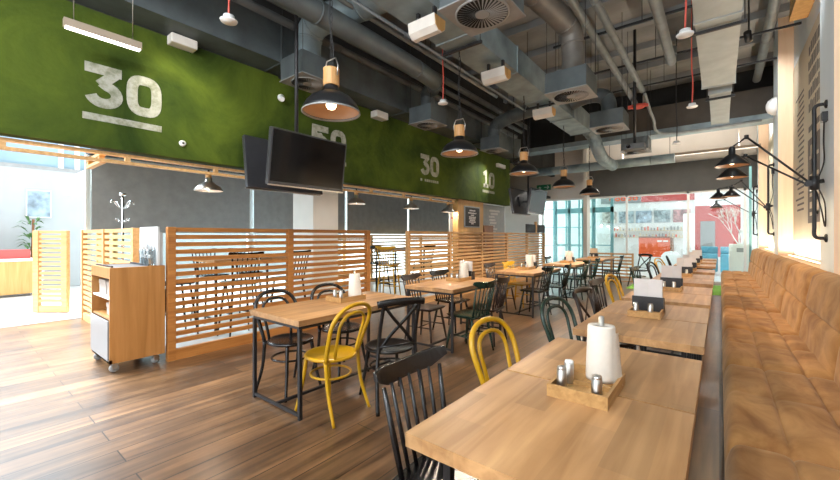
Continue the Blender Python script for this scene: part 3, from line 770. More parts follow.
# ------------------------------------------------------------------ pendants
def pendant(loc, label, ctop):
    e = E('pendant_lamp', label, 'pendant lamp', loc, 0, 'black pendant lamps with wooden necks')
    prof = [(.228, 0), (.232, .012), (.222, .035), (.20, .075), (.16, .118), (.105, .150), (.072, .165), (.06, .20), (.058, .215)]
    MB().lathe(prof+[(.055, .215), (.056, .2), (.068, .16), (.10, .145), (.155, .112), (.194, .072), (.216, .034), (.225, .012), (.2275, .0)], n=40).build('shade', 'ironlamp', e)
    MB().lathe([(.224, .0105), (.232, .006), (.236, -.004), (.232, -.008), (.222, .004)], n=40).build('rim', 'grille', e)
    MB().lathe([(.2235, .012), (.214, .034), (.192, .071), (.153, .11), (.098, .142), (.064, .156), (.001, .158)], n=40).build('lining', 'lampin', e)
    MB().lathe([(.001, .212), (.064, .214), (.066, .22), (.064, .34), (.066, .345), (.066, .352), (.001, .355)], n=24).build('neck', 'neck', e)
    y = MB().tube([(-.075, 0, .285), (-.085, 0, .36), (-.055, 0, .43), (.055, 0, .43), (.085, 0, .36), (.075, 0, .285)], .006, 8); y.build('yoke', 'steel', e)
    c = MB(); z = .432; kk = 0
    n = int((ctop-loc[2]-.43)/.06)
    for q in range(n):
        a = (q % 2)*PI/2; r_ = .012; zz = z+q*.06
        c.tube([(r_*math.cos(a)*math.cos(2*PI*t/8), r_*math.sin(a)*math.cos(2*PI*t/8), zz+.037+.037*math.sin(2*PI*t/8)) for t in range(8)], .0032, 4, closed=True)
    c.tube(smooth([(0, 0, .35), (.02, .01, .5), (-.01, -.015, .8), (.012, .01, 1.1), (0, 0, ctop-loc[2])], 5), .004, 5)
    c.build('chain', 'iron', e)
    MB().lathe([(.001, .02), (.03, .03), (.042, .055), (.04, .08), (.022, .115), (.018, .15)], n=18).build('bulb', 'bulb', e)
    light('pendant_light', 'SPOT', (loc[0], loc[1], loc[2]+.0), 75 if loc[1] < 5 else 190, (1, .84, .66), .06, spot=150, blend=.35)
for (x, y), l in (((-2.48, 1.97), 'large black pendant nearest the viewer, right of the ceiling screens'), ((-2.56, 4.03), 'black wood-necked pendant, second along the middle tables'), ((-2.54, 5.97), 'black wood-necked pendant, third along the middle tables'),
                  ((-2.57, 8.1), 'black wood-necked pendant, fourth along the middle tables'), ((-2.52, 9.9), 'black wood-necked pendant farthest away, beside the dark soffit')):
    pendant((x, y, 2.385 if y < 3 else 2.41), l, 3.685 if y < 9 else CZ)
def grey_pendant(y, l, x=-4.98):
    e = E('grey_pendant_lamp', l, 'pendant lamp', (x, y, 1.94), 0, 'grey metal pendants under the lattice')
    MB().lathe([(.16, 0), (.158, .015), (.13, .055), (.07, .095), (.04, .115), (.037, .16), (.001, .165), (.001, .16), (.03, .155), (.034, .112), (.065, .09), (.125, .05), (.154, .012), (.16, 0)], n=28).build('shade', 'steel', e)
    MB().lathe([(.034, .16), (.034, .225), (.001, .226)], n=14).build('neck', 'slatx', e)
    MB().tube([(0, 0, .22), (0, 0, .26)], .012, 8).build('stem', 'iron', e)
    MB().lathe([(.001, .01), (.03, .03), (.025, .08), (.015, .11)], n=12).build('bulb', 'bulbsmall', e)
    light('side_pendant_light', 'POINT', (x, y, 1.92), 14, (1, .85, .7), .05)
for y, l in ((2.06, 'grey metal pendant above the near slat screen, left of the ceiling screens'), (4.5, 'grey metal pendant above the far end of near slat screen'), (6.0, 'grey metal pendant above the start of the long slat screen'), (7.35, 'grey metal pendant beside the honey wood panel')): grey_pendant(y, l)

# ------------------------------------------------------------------ ceiling screens (televisions)
def tv(loc, tilt, face, label, grp):
    e = E('television', label, 'television', loc, 0, grp)
    def rt(mb):   # plane along Y, facing +X, tilted about Y axis
        mt = Matrix.Rotation(tilt, 4, 'Y') @ (Matrix.Rotation(PI, 4, 'Z') if face < 0 else Matrix.Identity(4))
        mb.v = [tuple(mt @ Vector(v)) for v in mb.v]; return mb
    rt(MB().box(-.04, -.49, -.29, .012, .49, .29)).build('housing', 'bezel', e, bevel=.006)
    rt(MB().box(.012, -.468, -.255, .0135, .468, .272)).build('screen', 'screen', e)
    rt(MB().box(.012, -.49, -.30, .02, .49, -.285)).build('lower_trim', 'steel', e)
    rt(MB().box(-.07, -.15, -.12, -.04, .15, .12)).build('mount_plate', 'iron', e)
def tvpole(loc, top, label, arms):
    e = E('ceiling_pole', label, 'ceiling pole', loc)
    MB().tube([(0, 0, 0), (0, 0, top-loc[2])], .022, 12).build('pole', 'iron', e)
    a = MB()
    for x in arms: a.bar((0, 0, .04), (x, 0, .04), .05, .04)
    a.build('bracket_arm', 'iron', e); MB().lathe([(.07, top-loc[2]-.02), (.07, top-loc[2])], n=16, cap=True).build('ceiling_plate', 'iron', e)
tv((-3.58, 2.55, 2.2), R(8), 1, 'large black ceiling screen facing the tables, left of the nearest pendant', 'ceiling screens')
tv((-4.05, 2.53, 2.19), R(-8), -1, 'black ceiling screen facing the green wall, behind the large one', 'ceiling screens')
tvpole((-3.81, 2.53, 2.15), CZ, 'black ceiling pole holding the near pair of screens', (-.16, .15))
tv((-3.33, 8.62, 2.18), R(9), 1, 'far ceiling screen reflecting bright daylight', 'ceiling screens')
tv((-3.75, 8.55, 2.18), R(-9), -1, 'far dark ceiling screen beside the reflecting one', 'ceiling screens')
tvpole((-3.54, 8.58, 2.15), CZ, 'black ceiling pole holding the far pair of screens', (-.13, .13))

# ------------------------------------------------------------------ ceiling services
def duct(label, x0, y0, z0, x1, y1, z1, mat, seam=1.2, name='rectangular_duct'):
    e = E(name, label, 'air duct', ((x0+x1)/2, y0, z0))
    hw = (x1-x0)/2; L_ = y1-y0; h = z1-z0
    MB().box(-hw, 0, 0, hw, L_, h).build('casing', mat, e)
    n = max(1, int(L_/seam))
    for i in range(n+1):
        y = i*L_/n; MB().box(-hw-.012, y-.012, -.012, hw+.012, y+.012, h+.012).build('flange', mat, e)
    for i in range(n):
        if i % 2 and n > 4: continue
        hg = MB()
        for sx in (-1, 1): hg.tube([(sx*(hw+.03), i*L_/n+.2, -.02), (sx*(hw+.03), i*L_/n+.2, CZ-z0-.02)], .005, 5)
        hg.box(-hw-.05, i*L_/n+.185, -.045, hw+.05, i*L_/n+.215, -.012)
        hg.build('hanger', 'iron', e)
duct('long grey rectangular duct along the top of the green wall', -4.85, -2.2, 3.58, -4.36, 10.0, 4.06, 'ductdark2', 2.4)
duct('wide grey main duct running down the middle of the ceiling', -2.70, -1.5, 3.70, -2.25, 9.0, 4.06, 'duct')
duct('pale grey duct along the right of the ceiling, nearer length', -.22, .5, 3.72, .18, 7.5, 3.98, 'ductlight', 2.3)
duct('pale grey short duct beyond the nearer length, right of the ceiling', -.14, 7.75, 3.68, .14, 9.9, 3.9, 'ductlight', 2.2)
def pipe(label, pts, r, mat, name='round_pipe', cat='pipe', bands=0, smoothn=0):
    P = smooth(pts, smoothn) if smoothn else pts
    if bands:
        e = E(name, label, cat, pts[0]); o = Vector(pts[0])
        MB().tube([Vector(p)-o for p in P], r, 18).build('shell', mat, e)
        P2 = [Vector(p)-o for p in P]; m = len(P2)
        for i in range(1, bands+1):
            f_ = i/(bands+1)*(m-1); j = int(f_); a = P2[j].lerp(P2[min(j+1, m-1)], f_-j); t = (P2[min(j+1, m-1)]-P2[j]).normalized()
            MB().tube([a-t*.012, a+t*.012], r*1.045, 18).build('band', mat, e)
        return e
    o = MB().tube([Vector(p)-Vector(pts[0]) for p in P], r, 14).build(name, mat); o.location = pts[0]
    return tag(o, label, cat)
pipe('thick grey round duct crossing from the main duct to the green wall', [(-2.70, 3.0, 4.0), (-3.3, 2.95, 4.0), (-3.82, 2.88, 4.0), (-4.04, 2.87, 3.9), (-4.07, 2.87, 3.58)], .16, 'duct', 'round_duct', 'air duct', 4, 6)
pipe('dark grey round duct running beside the black pipes to the second diffuser', [(-3.25, -1.2, 3.70), (-3.28, 3.0, 3.70), (-3.36, 4.4, 3.72), (-3.7, 5.05, 3.86), (-3.95, 5.22, 3.84), (-3.98, 5.24, 3.58)], .12, 'ductdark2', 'round_duct', 'air duct', 5, 6)
pipe('dark round duct bending down to the third diffuser by the green wall', [(-2.7, 7.25, 3.9), (-3.4, 7.5, 3.92), (-3.85, 7.68, 3.88), (-3.98, 7.74, 3.78), (-3.98, 7.74, 3.58)], .14, 'ductdark2', 'round_duct', 'air duct', 3, 6)
pipe('grey round duct bending down to the middle right diffuser', [(-1.95, 3.3, 4.4), (-1.78, 4.5, 4.34), (-1.62, 5.2, 4.22), (-1.58, 5.36, 4.0), (-1.58, 5.36, 3.58)], .145, 'ductgreyw', 'round_duct', 'air duct', 3, 6)
pipe('dark round elbow feeding the far right diffuser', [(-2.25, 7.45, 3.9), (-1.9, 7.48, 3.98), (-1.62, 7.48, 3.88), (-1.56, 7.48, 3.58)], .13, 'ductdark2', 'round_duct', 'air duct', 2, 6)
pipe('silvery flexible duct curling down at the end of the main duct', [(-2.45, 8.98, 3.88), (-2.42, 9.2, 3.86), (-2.3, 9.4, 3.66), (-2.22, 9.5, 3.36), (-2.2, 9.9, 3.22), (-2.2, 10.9, 3.22)], .135, 'duct', 'flexible_duct', 'air duct', 14, 7)
pipe('silvery round duct crossing the room in front of the end wall', [(-4.7, 11.5, 3.35), (-2.4, 11.5, 3.35), (-.9, 11.5, 3.35)], .12, 'duct', 'round_duct', 'air duct', 5)
for x in (.4, 2.3, 3.7): MB().tube([(x, 0, .12), (x, 0, .56)], .006, 5).build('hanger', 'iron', bpy.data.objects['round_duct.005'])
for x, z, r, l in ((-4.18, 4.02, .05, 'thin black pipe closest to the duct over the green wall'), (-4.03, 4.12, .045, 'thin black pipe in the middle of the black pair'), (-3.86, 4.2, .055, 'thicker black pipe farthest from the green wall')):
    pipe(l, [(x, -1, z), (x-.08, 9.5, z)], r, 'ductdark', bands=6)
pipe('slim grey conduit running beside the main duct', [(-3.2, -1, 3.92), (-3.2, 6.3, 3.92)], .025, 'pipe')
pipe('slim grey conduit with elbow above the second pendant', [(-2.95, 2.5, 3.8), (-2.95, 7.0, 3.8), (-2.95, 7.3, 4.2)], .018, 'pipe')
pipe('grey pipe, left of two close together at the right of ceiling', [(-1.38, -.5, 4.22), (-1.42, 9.2, 4.22)], .05, 'pipe', bands=4)
pipe('grey pipe, right of two close together at the right of ceiling', [(-1.17, -.5, 4.22), (-1.19, 8.5, 4.22)], .05, 'pipe', bands=4)
pipe('single thick grey pipe near the pale duct', [(-.60, -.5, 4.22), (-.62, 7.4, 4.22), (-.62, 7.55, 4.5)], .065, 'pipe', bands=3)
pipe('bent grey conduit under the black void at the far ceiling', [(-1.15, 8.5, 4.15), (-1.1, 9.3, 3.85), (-1.0, 10.6, 3.80), (.7, 10.9, 3.86)], .03, 'pipe', smoothn=5)
pipe('dark blue-grey pipe beside the right wall at the ceiling', [(.62, 4.5, 4.75), (.62, 10.9, 4.75)], .07, 'pipe', bands=2)
for i, (y, l) in enumerate(((3.4, 'nearest'), (4.9, 'second'), (6.4, 'third'), (7.9, 'fourth'), (9.2, 'farthest'))):
    o = MB().bar((-2.2, y, 4.55), (.95, y+.04, 4.55), .03, .03)
    for x in (-1.9, -.9, .1): o.tube([(x, y, 4.55), (x, y, CZ)], .006, 5)
    tag(o.build('support_rail', 'iron'), l+' thin black support rail crossing under the ceiling slab at right', 'rail', 'support rails under the slab')

def diffuser(x, y, label, s=.55, mat='ductdark2', z=3.3, h=.28):
    e = E('air_diffuser', label, 'air diffuser', (x, y, z), 0, 'square air diffusers with round vents')
    MB().box(-s/2, -s/2, .01, s/2, s/2, h).build('plenum_box', mat, e)
    MB().box(-s/2-.012, -s/2-.012, 0, s/2+.012, s/2+.012, .012).build('face_plate', 'grille', e)
    MB().lathe([(s*.42, -.003), (s*.42, 0)], n=36, cap=True).build('vent_dish', 'slot', e)
    v = MB(); n = 36
    for q in range(n):
        a = 2*PI*q/n; r0, r1 = s*.12, s*.405; dw = .18/n
        v.add([(r0*math.cos(a-dw*6), r0*math.sin(a-dw*6), -.006), (r1*math.cos(a-dw*7), r1*math.sin(a-dw*7), -.006), (r1*math.cos(a+dw*7), r1*math.sin(a+dw*7), -.012), (r0*math.cos(a+dw*6), r0*math.sin(a+dw*6), -.012)], [(0, 1, 2, 3)])
    v.lathe([(s*.41, -.01), (s*.44, -.01), (s*.44, 0)], n=36); v.lathe([(s*.115, -.012), (s*.115, 0)], n=20, cap=True); v.build('vanes', 'grille', e)
    for sx in (-1, 1):
        for sy in (-1, 1): MB().tube([(sx*s*.47, sy*s*.47, h), (sx*s*.47, sy*s*.47, CZ-z)], .004, 5).build('hanger', 'iron', e)
E_ = [(-1.61, 2.9, 'large round-vented diffuser overhead, nearest of the right-hand line'), (-1.60, 5.36, 'round-vented diffuser fed by the bent grey duct'), (-1.56, 7.46, 'round-vented diffuser next to the red sprinkler valve'), (-1.5, 9.85, 'round-vented diffuser nearest the end wall'),
      (-4.07, 2.86, 'round-vented diffuser above the near ceiling screens'), (-3.97, 5.24, 'round-vented diffuser above the third painted number'), (-3.99, 7.75, 'round-vented diffuser above the last painted number')]
for x, y, l in E_: diffuser(x, y, l, .53 if x > -3 else .46)

def wedge_light(x, y, z, label, rz=0, mat='cream'):
    e = E('emergency_light', label, 'emergency light', (x, y, z), rz, 'cream emergency lights')
    MB().prism([(-.10, 0), (.10, 0), (.085, -.11), (.03, -.15), (-.03, -.15), (-.085, -.11)], -.17, .17, 0, lambda a, b, c: (c, a, b)).build('casing', mat, e, bevel=.008)
    MB().prism([(-.09, -.01), (.09, -.01), (.08, -.105), (.03, -.14), (-.03, -.14), (-.08, -.105)], .171, .176, 0, lambda a, b, c: (c, a, b)).build('end_cap', 'panel', e)
    MB().box(-.12, -.02, 0, -.09, .02, .12).box(.09, -.02, 0, .12, .02, .12).box(-.12, -.02, 0, .12, .02, .012).build('bracket', 'iron', e)
wedge_light(-2.37, 3.1, 3.58, 'cream emergency light under the main duct, nearest one'); wedge_light(-2.35, 4.6, 3.58, 'cream emergency light under the main duct, second one'); wedge_light(-2.40, 6.5, 3.58, 'cream emergency light under the main duct, third one')
e = E('emergency_light', 'flat cream emergency light on the green wall by the long tube light', 'emergency light', (-4.62, 1.66, 3.52), 0, 'cream emergency lights')
MB().box(-.12, -.13, -.05, .02, .13, .05).build('casing', 'cream', e, bevel=.01)
e = E('emergency_light', 'white emergency light on the green wall above the last number', 'emergency light', (-4.70, 9.5, 3.29), 0, 'cream emergency lights')
MB().box(-.04, -.22, -.05, .04, .22, .05).build('casing', 'white', e, bevel=.01)
e = E('emergency_light', 'small cream emergency light at the top of the green wall over third number', 'emergency light', (-4.64, 4.75, 3.48), 0, 'cream emergency lights')
MB().box(-.1, -.14, -.06, .06, .14, .06).build('casing', 'cream', e, bevel=.01)

# linear tube lights
def batten(loc, L_, axis, label, tm='tube'):
    e = E('tube_light', label, 'tube light', loc)
    def bx(a, b, c, d, e_, f_): return MB().box(b, a, c, e_, d, f_) if axis == 'Y' else MB().box(a, b, c, d, e_, f_)
    bx(-L_/2, -.03, .02, L_/2, .03, .085).build('housing', 'tubecase', e)
    bx(-L_/2+.01, -.026, .008, L_/2-.01, .026, .02).build('diffuser', tm, e)
    w_ = MB()
    for s_ in (-1, 1):
        p = s_*L_*.38; q = (p, 0) if axis == 'X' else (0, p)
        w_.tube([(q[0], q[1], .095), (q[0], q[1], CZ-loc[2])], .004, 5)
    w_.build('hanging_wire', 'steel', e)
batten((-4.28, .90, 3.11), .54, 'Y', 'lit tube light hanging in front of the green wall at upper left')
batten((-.95, 12.7, 3.60), 3.5, 'X', 'long pale tube light in front of the end wall soffit', 'tubefar')
light('far_fill_down', 'AREA', (-.95, 12.7, 3.58), 45, (1, .96, .9), 3.3, .06)  # added fill under the unlit far tube, brightens the far room
light('far_fill_up', 'AREA', (-.95, 12.7, 3.71), 60, (1, .93, .84), 3.3, .06, (R(180), 0, 0))  # added upward fill to brighten the beige end wall

# smoke detectors on red cable
for x, y, z, l in ((-3.28, 1.52, 3.2, 'round white detector on red cable near the green wall, closest to viewer'), (-3.0, 4.3, 3.2, 'round white detector on red cable above the second pendant'), (-.25, 4.2, 3.2, 'round white detector on red cable beside the pale duct'), (-.31, 6.6, 3.2, 'round white detector on red cable under the far end of pale duct'), (-.62, 8.3, 3.05, 'small white detector on a thin wire in front of beige wall')):
    e = E('smoke_detector', l, 'smoke detector', (x, y, z), 0, 'hanging smoke detectors')
    MB().lathe([(.001, 0), (.065, .004), (.07, .016), (.045, .03), (.044, .055), (.03, .06), (.001, .062)], n=24).build('body', 'white', e)
    MB().tube(smooth([(0, 0, .06), (.008, 0, .35), (-.006, .004, .7), (0, 0, CZ-z-.1)], 4), .008, 6).build('cable', 'red' if z != 3.05 else 'iron', e)
e = E('security_camera', 'small white camera on the green wall left of the near pendant', 'camera', (-4.74, 2.9, 3.28))
MB().lathe([(.001, 0), (.05, 0), (.05, .02), (.02, .03), (.001, .03)], n=16, mat=Matrix.Rotation(R(90), 3, 'Y')).build('base', 'white', e); MB().tube([(.02, 0, 0), (.12, -.05, -.06)], .03, 12).build('barrel', 'white', e)
e = E('wall_sensor', 'round white sensor on the green wall, low between first two numbers', 'sensor', (-4.735, 1.68, 2.42))
MB().lathe([(.035, 0), (.033, .02), (.02, .03), (.001, .032)], n=18, mat=Matrix.Rotation(R(90), 3, 'Y')).build('body', 'white', e); MB().lathe([(.013, .031), (.001, .038)], n=12, mat=Matrix.Rotation(R(90), 3, 'Y')).build('lens', 'iron', e)

# projector on a pole, sprinkler valve
e = E('projector', 'dark projector hanging on a long pole below the far ceiling', 'projector', (-1.22, 7.85, 3.0))
MB().box(-.17, -.12, -.05, .17, .12, .05).build('case', 'ductdark', e, bevel=.01); MB().lathe([(.035, 0), (.035, .03), (.025, .03), (.001, .02)], (-.08, -.12, 0), 16, Matrix.Rotation(R(90), 3, 'X')).build('lens', 'screen', e)
MB().tube([(0, 0, .05), (0, 0, CZ-3.005)], .025, 10).build('pole', 'iron', e)
e = E('sprinkler_valve', 'red sprinkler valve at the end of the two grey pipes', 'valve', (-1.3, 8.75, 4.0))
MB().lathe([(.11, -.03), (.12, 0), (.11, .03)], n=18, cap=True).box(-.18, -.04, -.02, .18, .04, .04).build('valve_body', 'red', e); MB().tube([(-.1, 0, .04), (-.1, 0, .2)], .02, 8).tube([(.1, 0, .04), (.1, 0, .2)], .02, 8).build('fitting', 'steel', e)

# far cross beams, and a black sheet for the dark void above
st(MB().box(-3.2, 11.05, 4.02, 1.0, 11.5, 4.6).build('trim_11', 'soffit2'))
st(MB().box(-4.7, 11.02, 3.9, 1.0, 11.55, 4.02).build('trim_12', 'duct'))
st(MB().box(-4.7, 11.56, 4.02, 1.0, 11.7, CZ).build('trim_14', 'ceilblack'))  # black sheet painted in for the unlit void behind the pipes

# ------------------------------------------------------------------ right wall lamps
def wall_lamp(y, x, z0, z1, label, arms):
    e = E('wall_lamp', label, 'wall lamp', (x, y, 0), 0, 'scissor-arm wall lamps')
    px = -.085
    MB().tube(smooth([(0, 0, z1), (-.06, 0, z1), (px, 0, z1-.03), (px, 0, z1-.1)], 4)+[Vector((px, 0, (z0+z1)/2))]+smooth([(px, 0, z0+.1), (px, 0, z0+.03), (-.06, 0, z0), (0, 0, z0)], 4), .016, 10).build('wall_rail', 'iron', e)
    for z in (z0, z1): MB().lathe([(.04, 0), (.04, .012), (.02, .02), (.001, .02)], (0, 0, z), 16, Matrix.Rotation(R(-90), 3, 'Y')).build('flange', 'iron', e)
    zj = arms[0][0][2]
    MB().tube([(px, 0, zj-.07), (px, 0, zj+.07)], .035, 12).tube([(px-.03, 0, zj), (-.02, 0, zj+.02)], .02, 8).tube([(px-.04, -.03, zj), (px-.04, .03, zj)], .03, 10).build('pivot', 'iron', e)
    for j, el, hd in arms:
        j = Vector(j); el = Vector(el); hd = Vector(hd)
        MB().tube([j, el], .010, 8).tube([el, hd+Vector((0, 0, .20))], .009, 8).lathe([(.02, -.02), (.02, .02)], el, 10, cap=True).build('arm', 'iron', e)
        MB().lathe([(.15, 0), (.152, .004), (.06, .105), (.03, .125), (.03, .19), (.015, .21), (.001, .212), (.001, .12), (.055, .10), (.147, .003), (.15, 0)], hd, 32).build('lamp_shade', 'ironlamp', e)
        MB().lathe([(.144, .004), (.052, .098), (.001, .10)], hd, 28).build('lining', 'lampin', e)
        MB().lathe([(.001, .012), (.028, .025), (.028, .05), (.012, .09)], hd, 12).build('bulb', 'bulb', e)
        light('wall_lamp_light', 'SPOT', (x+hd.x, y+hd.y, hd.z+.0), 22, (1, .74, .46), .05, spot=140, blend=.4)
    MB().tube(smooth([(-.02, -.01, z1-.1), (-.03, -.05, z1-.35), (-.015, .04, z1-.55), (-.06, .02, zj), (-.03, -.1, zj-.2), (.0-.02, -.05, zj-.42), (-.03, .06, zj-.25), (px, .01, zj)], 6), .006, 6).build('cable', 'iron', e)
    MB().box(-.04, -.05, z1-.17, -.0, .03, z1-.08).build('junction_box', 'iron', e)
WL = 'black scissor-arm wall lamp on the nearest white pilaster', 'black scissor-arm wall lamp on the second white pilaster', 'black scissor-arm wall lamp on the farthest pilaster'

wall_lamp(5.24, .80, 1.36, 2.64, WL[0], [((-.11, 0, 1.89), (-.58, .06, 2.43), (-.70, .02, 2.13)), ((-.11, .03, 1.87), (-.57, .50, 2.30), (-.69, .51, 2.06))])
wall_lamp(9.72, .80, 1.42, 2.72, WL[1], [((-.11, 0, 1.93), (-.48, -.2, 2.43), (-.63, -.02, 2.16)), ((-.11, .03, 1.91), (-.62, -.1, 2.36), (-.83, .18, 2.15))])
wall_lamp(13.7, .80, 1.42, 2.72, WL[2], [((-.11, 0, 1.98), (-.70, -.3, 2.38), (-.88, -.5, 2.15))])

# sign boards between the pilasters
def glyph_row(m, y0, y1, z, h, n, x0=-.003, x1=0, seed=1):
    rr = random.Random(seed); y = y0
    while y < y1-h*.4:
        wd = h*rr.choice((.45, .6, .75)); m.box(x0, y, z, x1, min(y1, y+wd), z+h*rr.choice((.8, 1, 1))); y += wd+h*.22
e = E('sign_board', 'beige printed board with dark lettering between the near pilasters', 'sign', (.996, 5.62, 1.31))
MB().box(-.012, 0, 0, 0, 3.44, 2.9).build('panel', 'board', e)
m = MB()
for r_ in range(5): glyph_row(m, 1.25, 2.05, 2.60-r_*.20, .15, 8, -.0135, -.012, r_)
m.box(-.0135, 1.25, 1.52, -.012, 2.0, 1.60)
for r_ in range(22):
    rr = random.Random(40+r_); a = 2.35+.1*rr.random(); m.box(-.0135, a, 2.25-r_*.085, -.012, a+.35+.45*rr.random(), 2.25-r_*.085+.03)
m.build('small_print', 'ink', e)
m = MB().box(-.0135, 1.15, .25, -.012, 2.05, 1.42); m.build('dark_block', 'ink', e)
m = MB()
for q in range(4):
    z = .35+.26*q
    m.box(-.015, 1.3, z, -.0135, 1.9, z+.05); m.box(-.015, 1.3+.14*q, z, -.0135, 1.42+.14*q, z+.19); m.box(-.015, 1.75-.1*q, z+.1, -.0135, 1.9-.1*q, z+.19)
m.build('block_lettering', 'board', e)
e = E('sign_board', 'beige printed board between the second and farthest pilasters', 'sign', (.996, 9.95, 1.31))
MB().box(-.012, 0, 0, 0, 3.4, 2.5).build('panel', 'board', e)
m = MB()
for r_ in range(14):
    rr = random.Random(90+r_); a = .5+.5*rr.random(); m.box(-.0135, a, 2.2-r_*.12, -.012, a+.5+1.2*rr.random(), 2.2-r_*.12+.05)
m.build('small_print', 'ink', e)

# warm strips on the bench-back ledge washing the peach sides
for i, (a, b_) in enumerate(((5.7, 9.0), (9.95, 13.3))):
    e = E('ledge_light', ('warm light strip on the ledge behind the near bench back', 'warm light strip on the ledge behind the far bench back')[i], 'strip light', (.93, a, 1.042), 0, 'ledge light strips')
    MB().box(-.02, 0, 0, .02, b_-a, .012).build('housing', 'steel', e); MB().box(-.016, .01, .012, .016, b_-a-.01, .018).build('diffuser', 'warmstrip', e)
    light('ledge_glow', 'AREA', (.93, (a+b_)/2, 1.075), 55, (1, .84, .66), .03, b_-a, (R(180), 0, 0))

# exit sign
e = E('exit_sign', 'small green exit sign high on the beige end wall', 'exit sign', (-5.16, 13.985, 3.19))
MB().box(-.26, -.04, -.10, .26, 0, .10).build('lit_face', 'exit', e, bevel=.005)
m = MB(); m.lathe([(.022, -.002), (.022, 0)], (-.14, -.043, .055), 12, Matrix.Rotation(R(90), 3, 'X'))
f2 = lambda a, b, c: (a, c, b)
for pts in ([(-.15, .03), (-.13, -.02), (-.09, -.06)], [(-.13, -.02), (-.18, -.06)], [(-.19, .0), (-.14, .02), (-.09, .0)], [(.02, 0), (.2, 0)], [(.13, .06), (.2, 0), (.13, -.06)]):
    for p, q in zip(pts[:-1], pts[1:]): m.bar((p[0], -.0415, p[1]), (q[0], -.0415, q[1]), .018, .003, (0, 1, 0))
m.build('pictogram', 'white', e)

# honey panel with the blackboard, glass board, cabinet, poster
e = E('wood_partition', 'honey wood partition below the end of the green wall', 'partition', (-4.905, 8.15, 0))
MB().box(-.08, -.60, 0, .075, .60, 2.25).build('panel', 'panel', e); MB().box(-.085, -.60, 2.20, .082, .60, 2.248).build('top_trim', 'slatx', e)
e = E('menu_blackboard', 'small blackboard menu on the honey wood partition', 'blackboard', (-4.829, 8.17, 1.62))
MB().box(0, -.34, 0, .02, .34, .46).build('board', 'chalk', e)
m = MB()
for a, b_, z in ((-.14, .14, .37), (-.2, .2, .31), (-.08, .08, .26), (-.16, .16, .21), (-.16, .16, .17), (-.13, .13, .13), (-.16, .16, .09), (-.06, .06, .05)): glyph_row(m, a, b_, z, .032, 6, .02, .0215, int(z*100))
m.build('chalk_writing', 'menu', e); MB().box(0, -.37, -.03, .024, -.34, .49).box(0, .34, -.03, .024, .37, .49).box(0, -.34, .46, .024, .34, .49).box(0, -.34, -.03, .024, .34, 0).build('frame', 'grey', e)
e = E('glass_board', 'grey glass board with white handwriting beside the honey partition', 'board', (-5.02, 8.80, 0))
MB().box(-.01, 0, .02, .01, 1.55, 2.24).build('pane', 'grey', e)
m = MB()
for r_, (a, b_) in enumerate(((.62, 1.25), (.7, 1.15), (.6, .95), (.62, 1.0), (.66, 1.05), (.62, .95), (.7, 1.1), (.66, 1.0))):
    m = MB(); glyph_row(m, a, b_, 2.06-r_*.085, .055, 6, .01, .012, 200+r_); m.build('handwriting', 'menu', e)
MB().box(-.02, -.03, 0, .02, 0, 2.25).box(-.02, 1.55, 0, .02, 1.58, 2.25).build('frame', 'steel', e)
e = E('low_cupboard', 'reddish brown cupboard in front of the grey glass board', 'cupboard', (-4.90, 8.83, 0))
MB().box(-.05, 0, 0, .05, .52, 1.66).build('body', 'walnut', e); MB().box(.05, .01, .05, .058, .51, 1.64).build('door', 'walnut', e); MB().box(.058, .06, 1.1, .07, .08, 1.25).build('handle', 'steel', e)
e = E('poster', 'white poster with red figures beside the honey partition', 'poster', (-5.2, 7.72, 1.2))
MB().box(-.01, 0, 0, .01, .78, 1.02).build('sheet', 'white', e)
m = MB(); digit(m, '1', .06, .60, .16, .22, .05); digit(m, '0', .24, .60, .2, .22, .05); digit(m, '0', .48, .70, .1, .1, .03); digit(m, '0', .60, .60, .1, .1, .03); m.v = [(x+.011, y, z) for x, y, z in m.v]; m.build('red_figures', 'redwall', e)
m = MB(); rr = random.Random(3)
for q in range(16): y = .1+.5*rr.random(); z = .05+.42*rr.random(); m.box(.010, y, z, .0115, y+.06+.1*rr.random(), z+.04+.06*rr.random())
m.build('picture', 'ink', e)
e = E('menu_easel', 'two dark boards on a wooden post at the far end of the long slat screen', 'easel', (-4.74, 12.1, 1.485))
MB().bar((0, -.75, .02), (0, -.03, .02), .02, .001).box(-.012, -.80, 0, .012, -.05, .27).build('left_board', 'chalk', e); MB().box(-.012, .05, 0, .012, .82, .27).build('right_board', 'chalk', e); MB().box(-.03, -.045, 0, .03, .045, .36).build('post', 'slatx', e)

# glass front of the restaurant
xs = [-5.2, -3.6, -2.4, -.75, .55, .98]
fr = MB().box(-5.2, 13.95, 0, 1.0, 14.03, .06)
for x in xs: fr.box(x-.03, 13.95, .06, x+.03, 14.03, 2.72)
fr.box(-5.2, 13.95, 2.66, 1, 14.03, 2.72)
wf = st(fr.build('window_6', 'white'))
for a, b_ in zip(xs[:-1], xs[1:]): MB().box(a+.03, 13.985, .06, b_-.03, 13.993, 2.66).build('pane', 'glass', wf)
st(MB().box(-6.9, 13.55, 0, -5.2, 13.62, 2.72).build('wall_end_corner', 'white'))
tag(MB().box(-.02, -.05, 0, .03, .06, 3.2).build('dark_post', 'tealframe'), 'dark teal post at the right end of the glass front', 'post').location = (.62, 13.2, 0)
mt = MB().box(-1.95, 11.2, .0, .08, 13.3, .012).build('turf_mat', 'grass'); tag(mt, 'bright green turf mat on the floor before the glass front', 'mat')

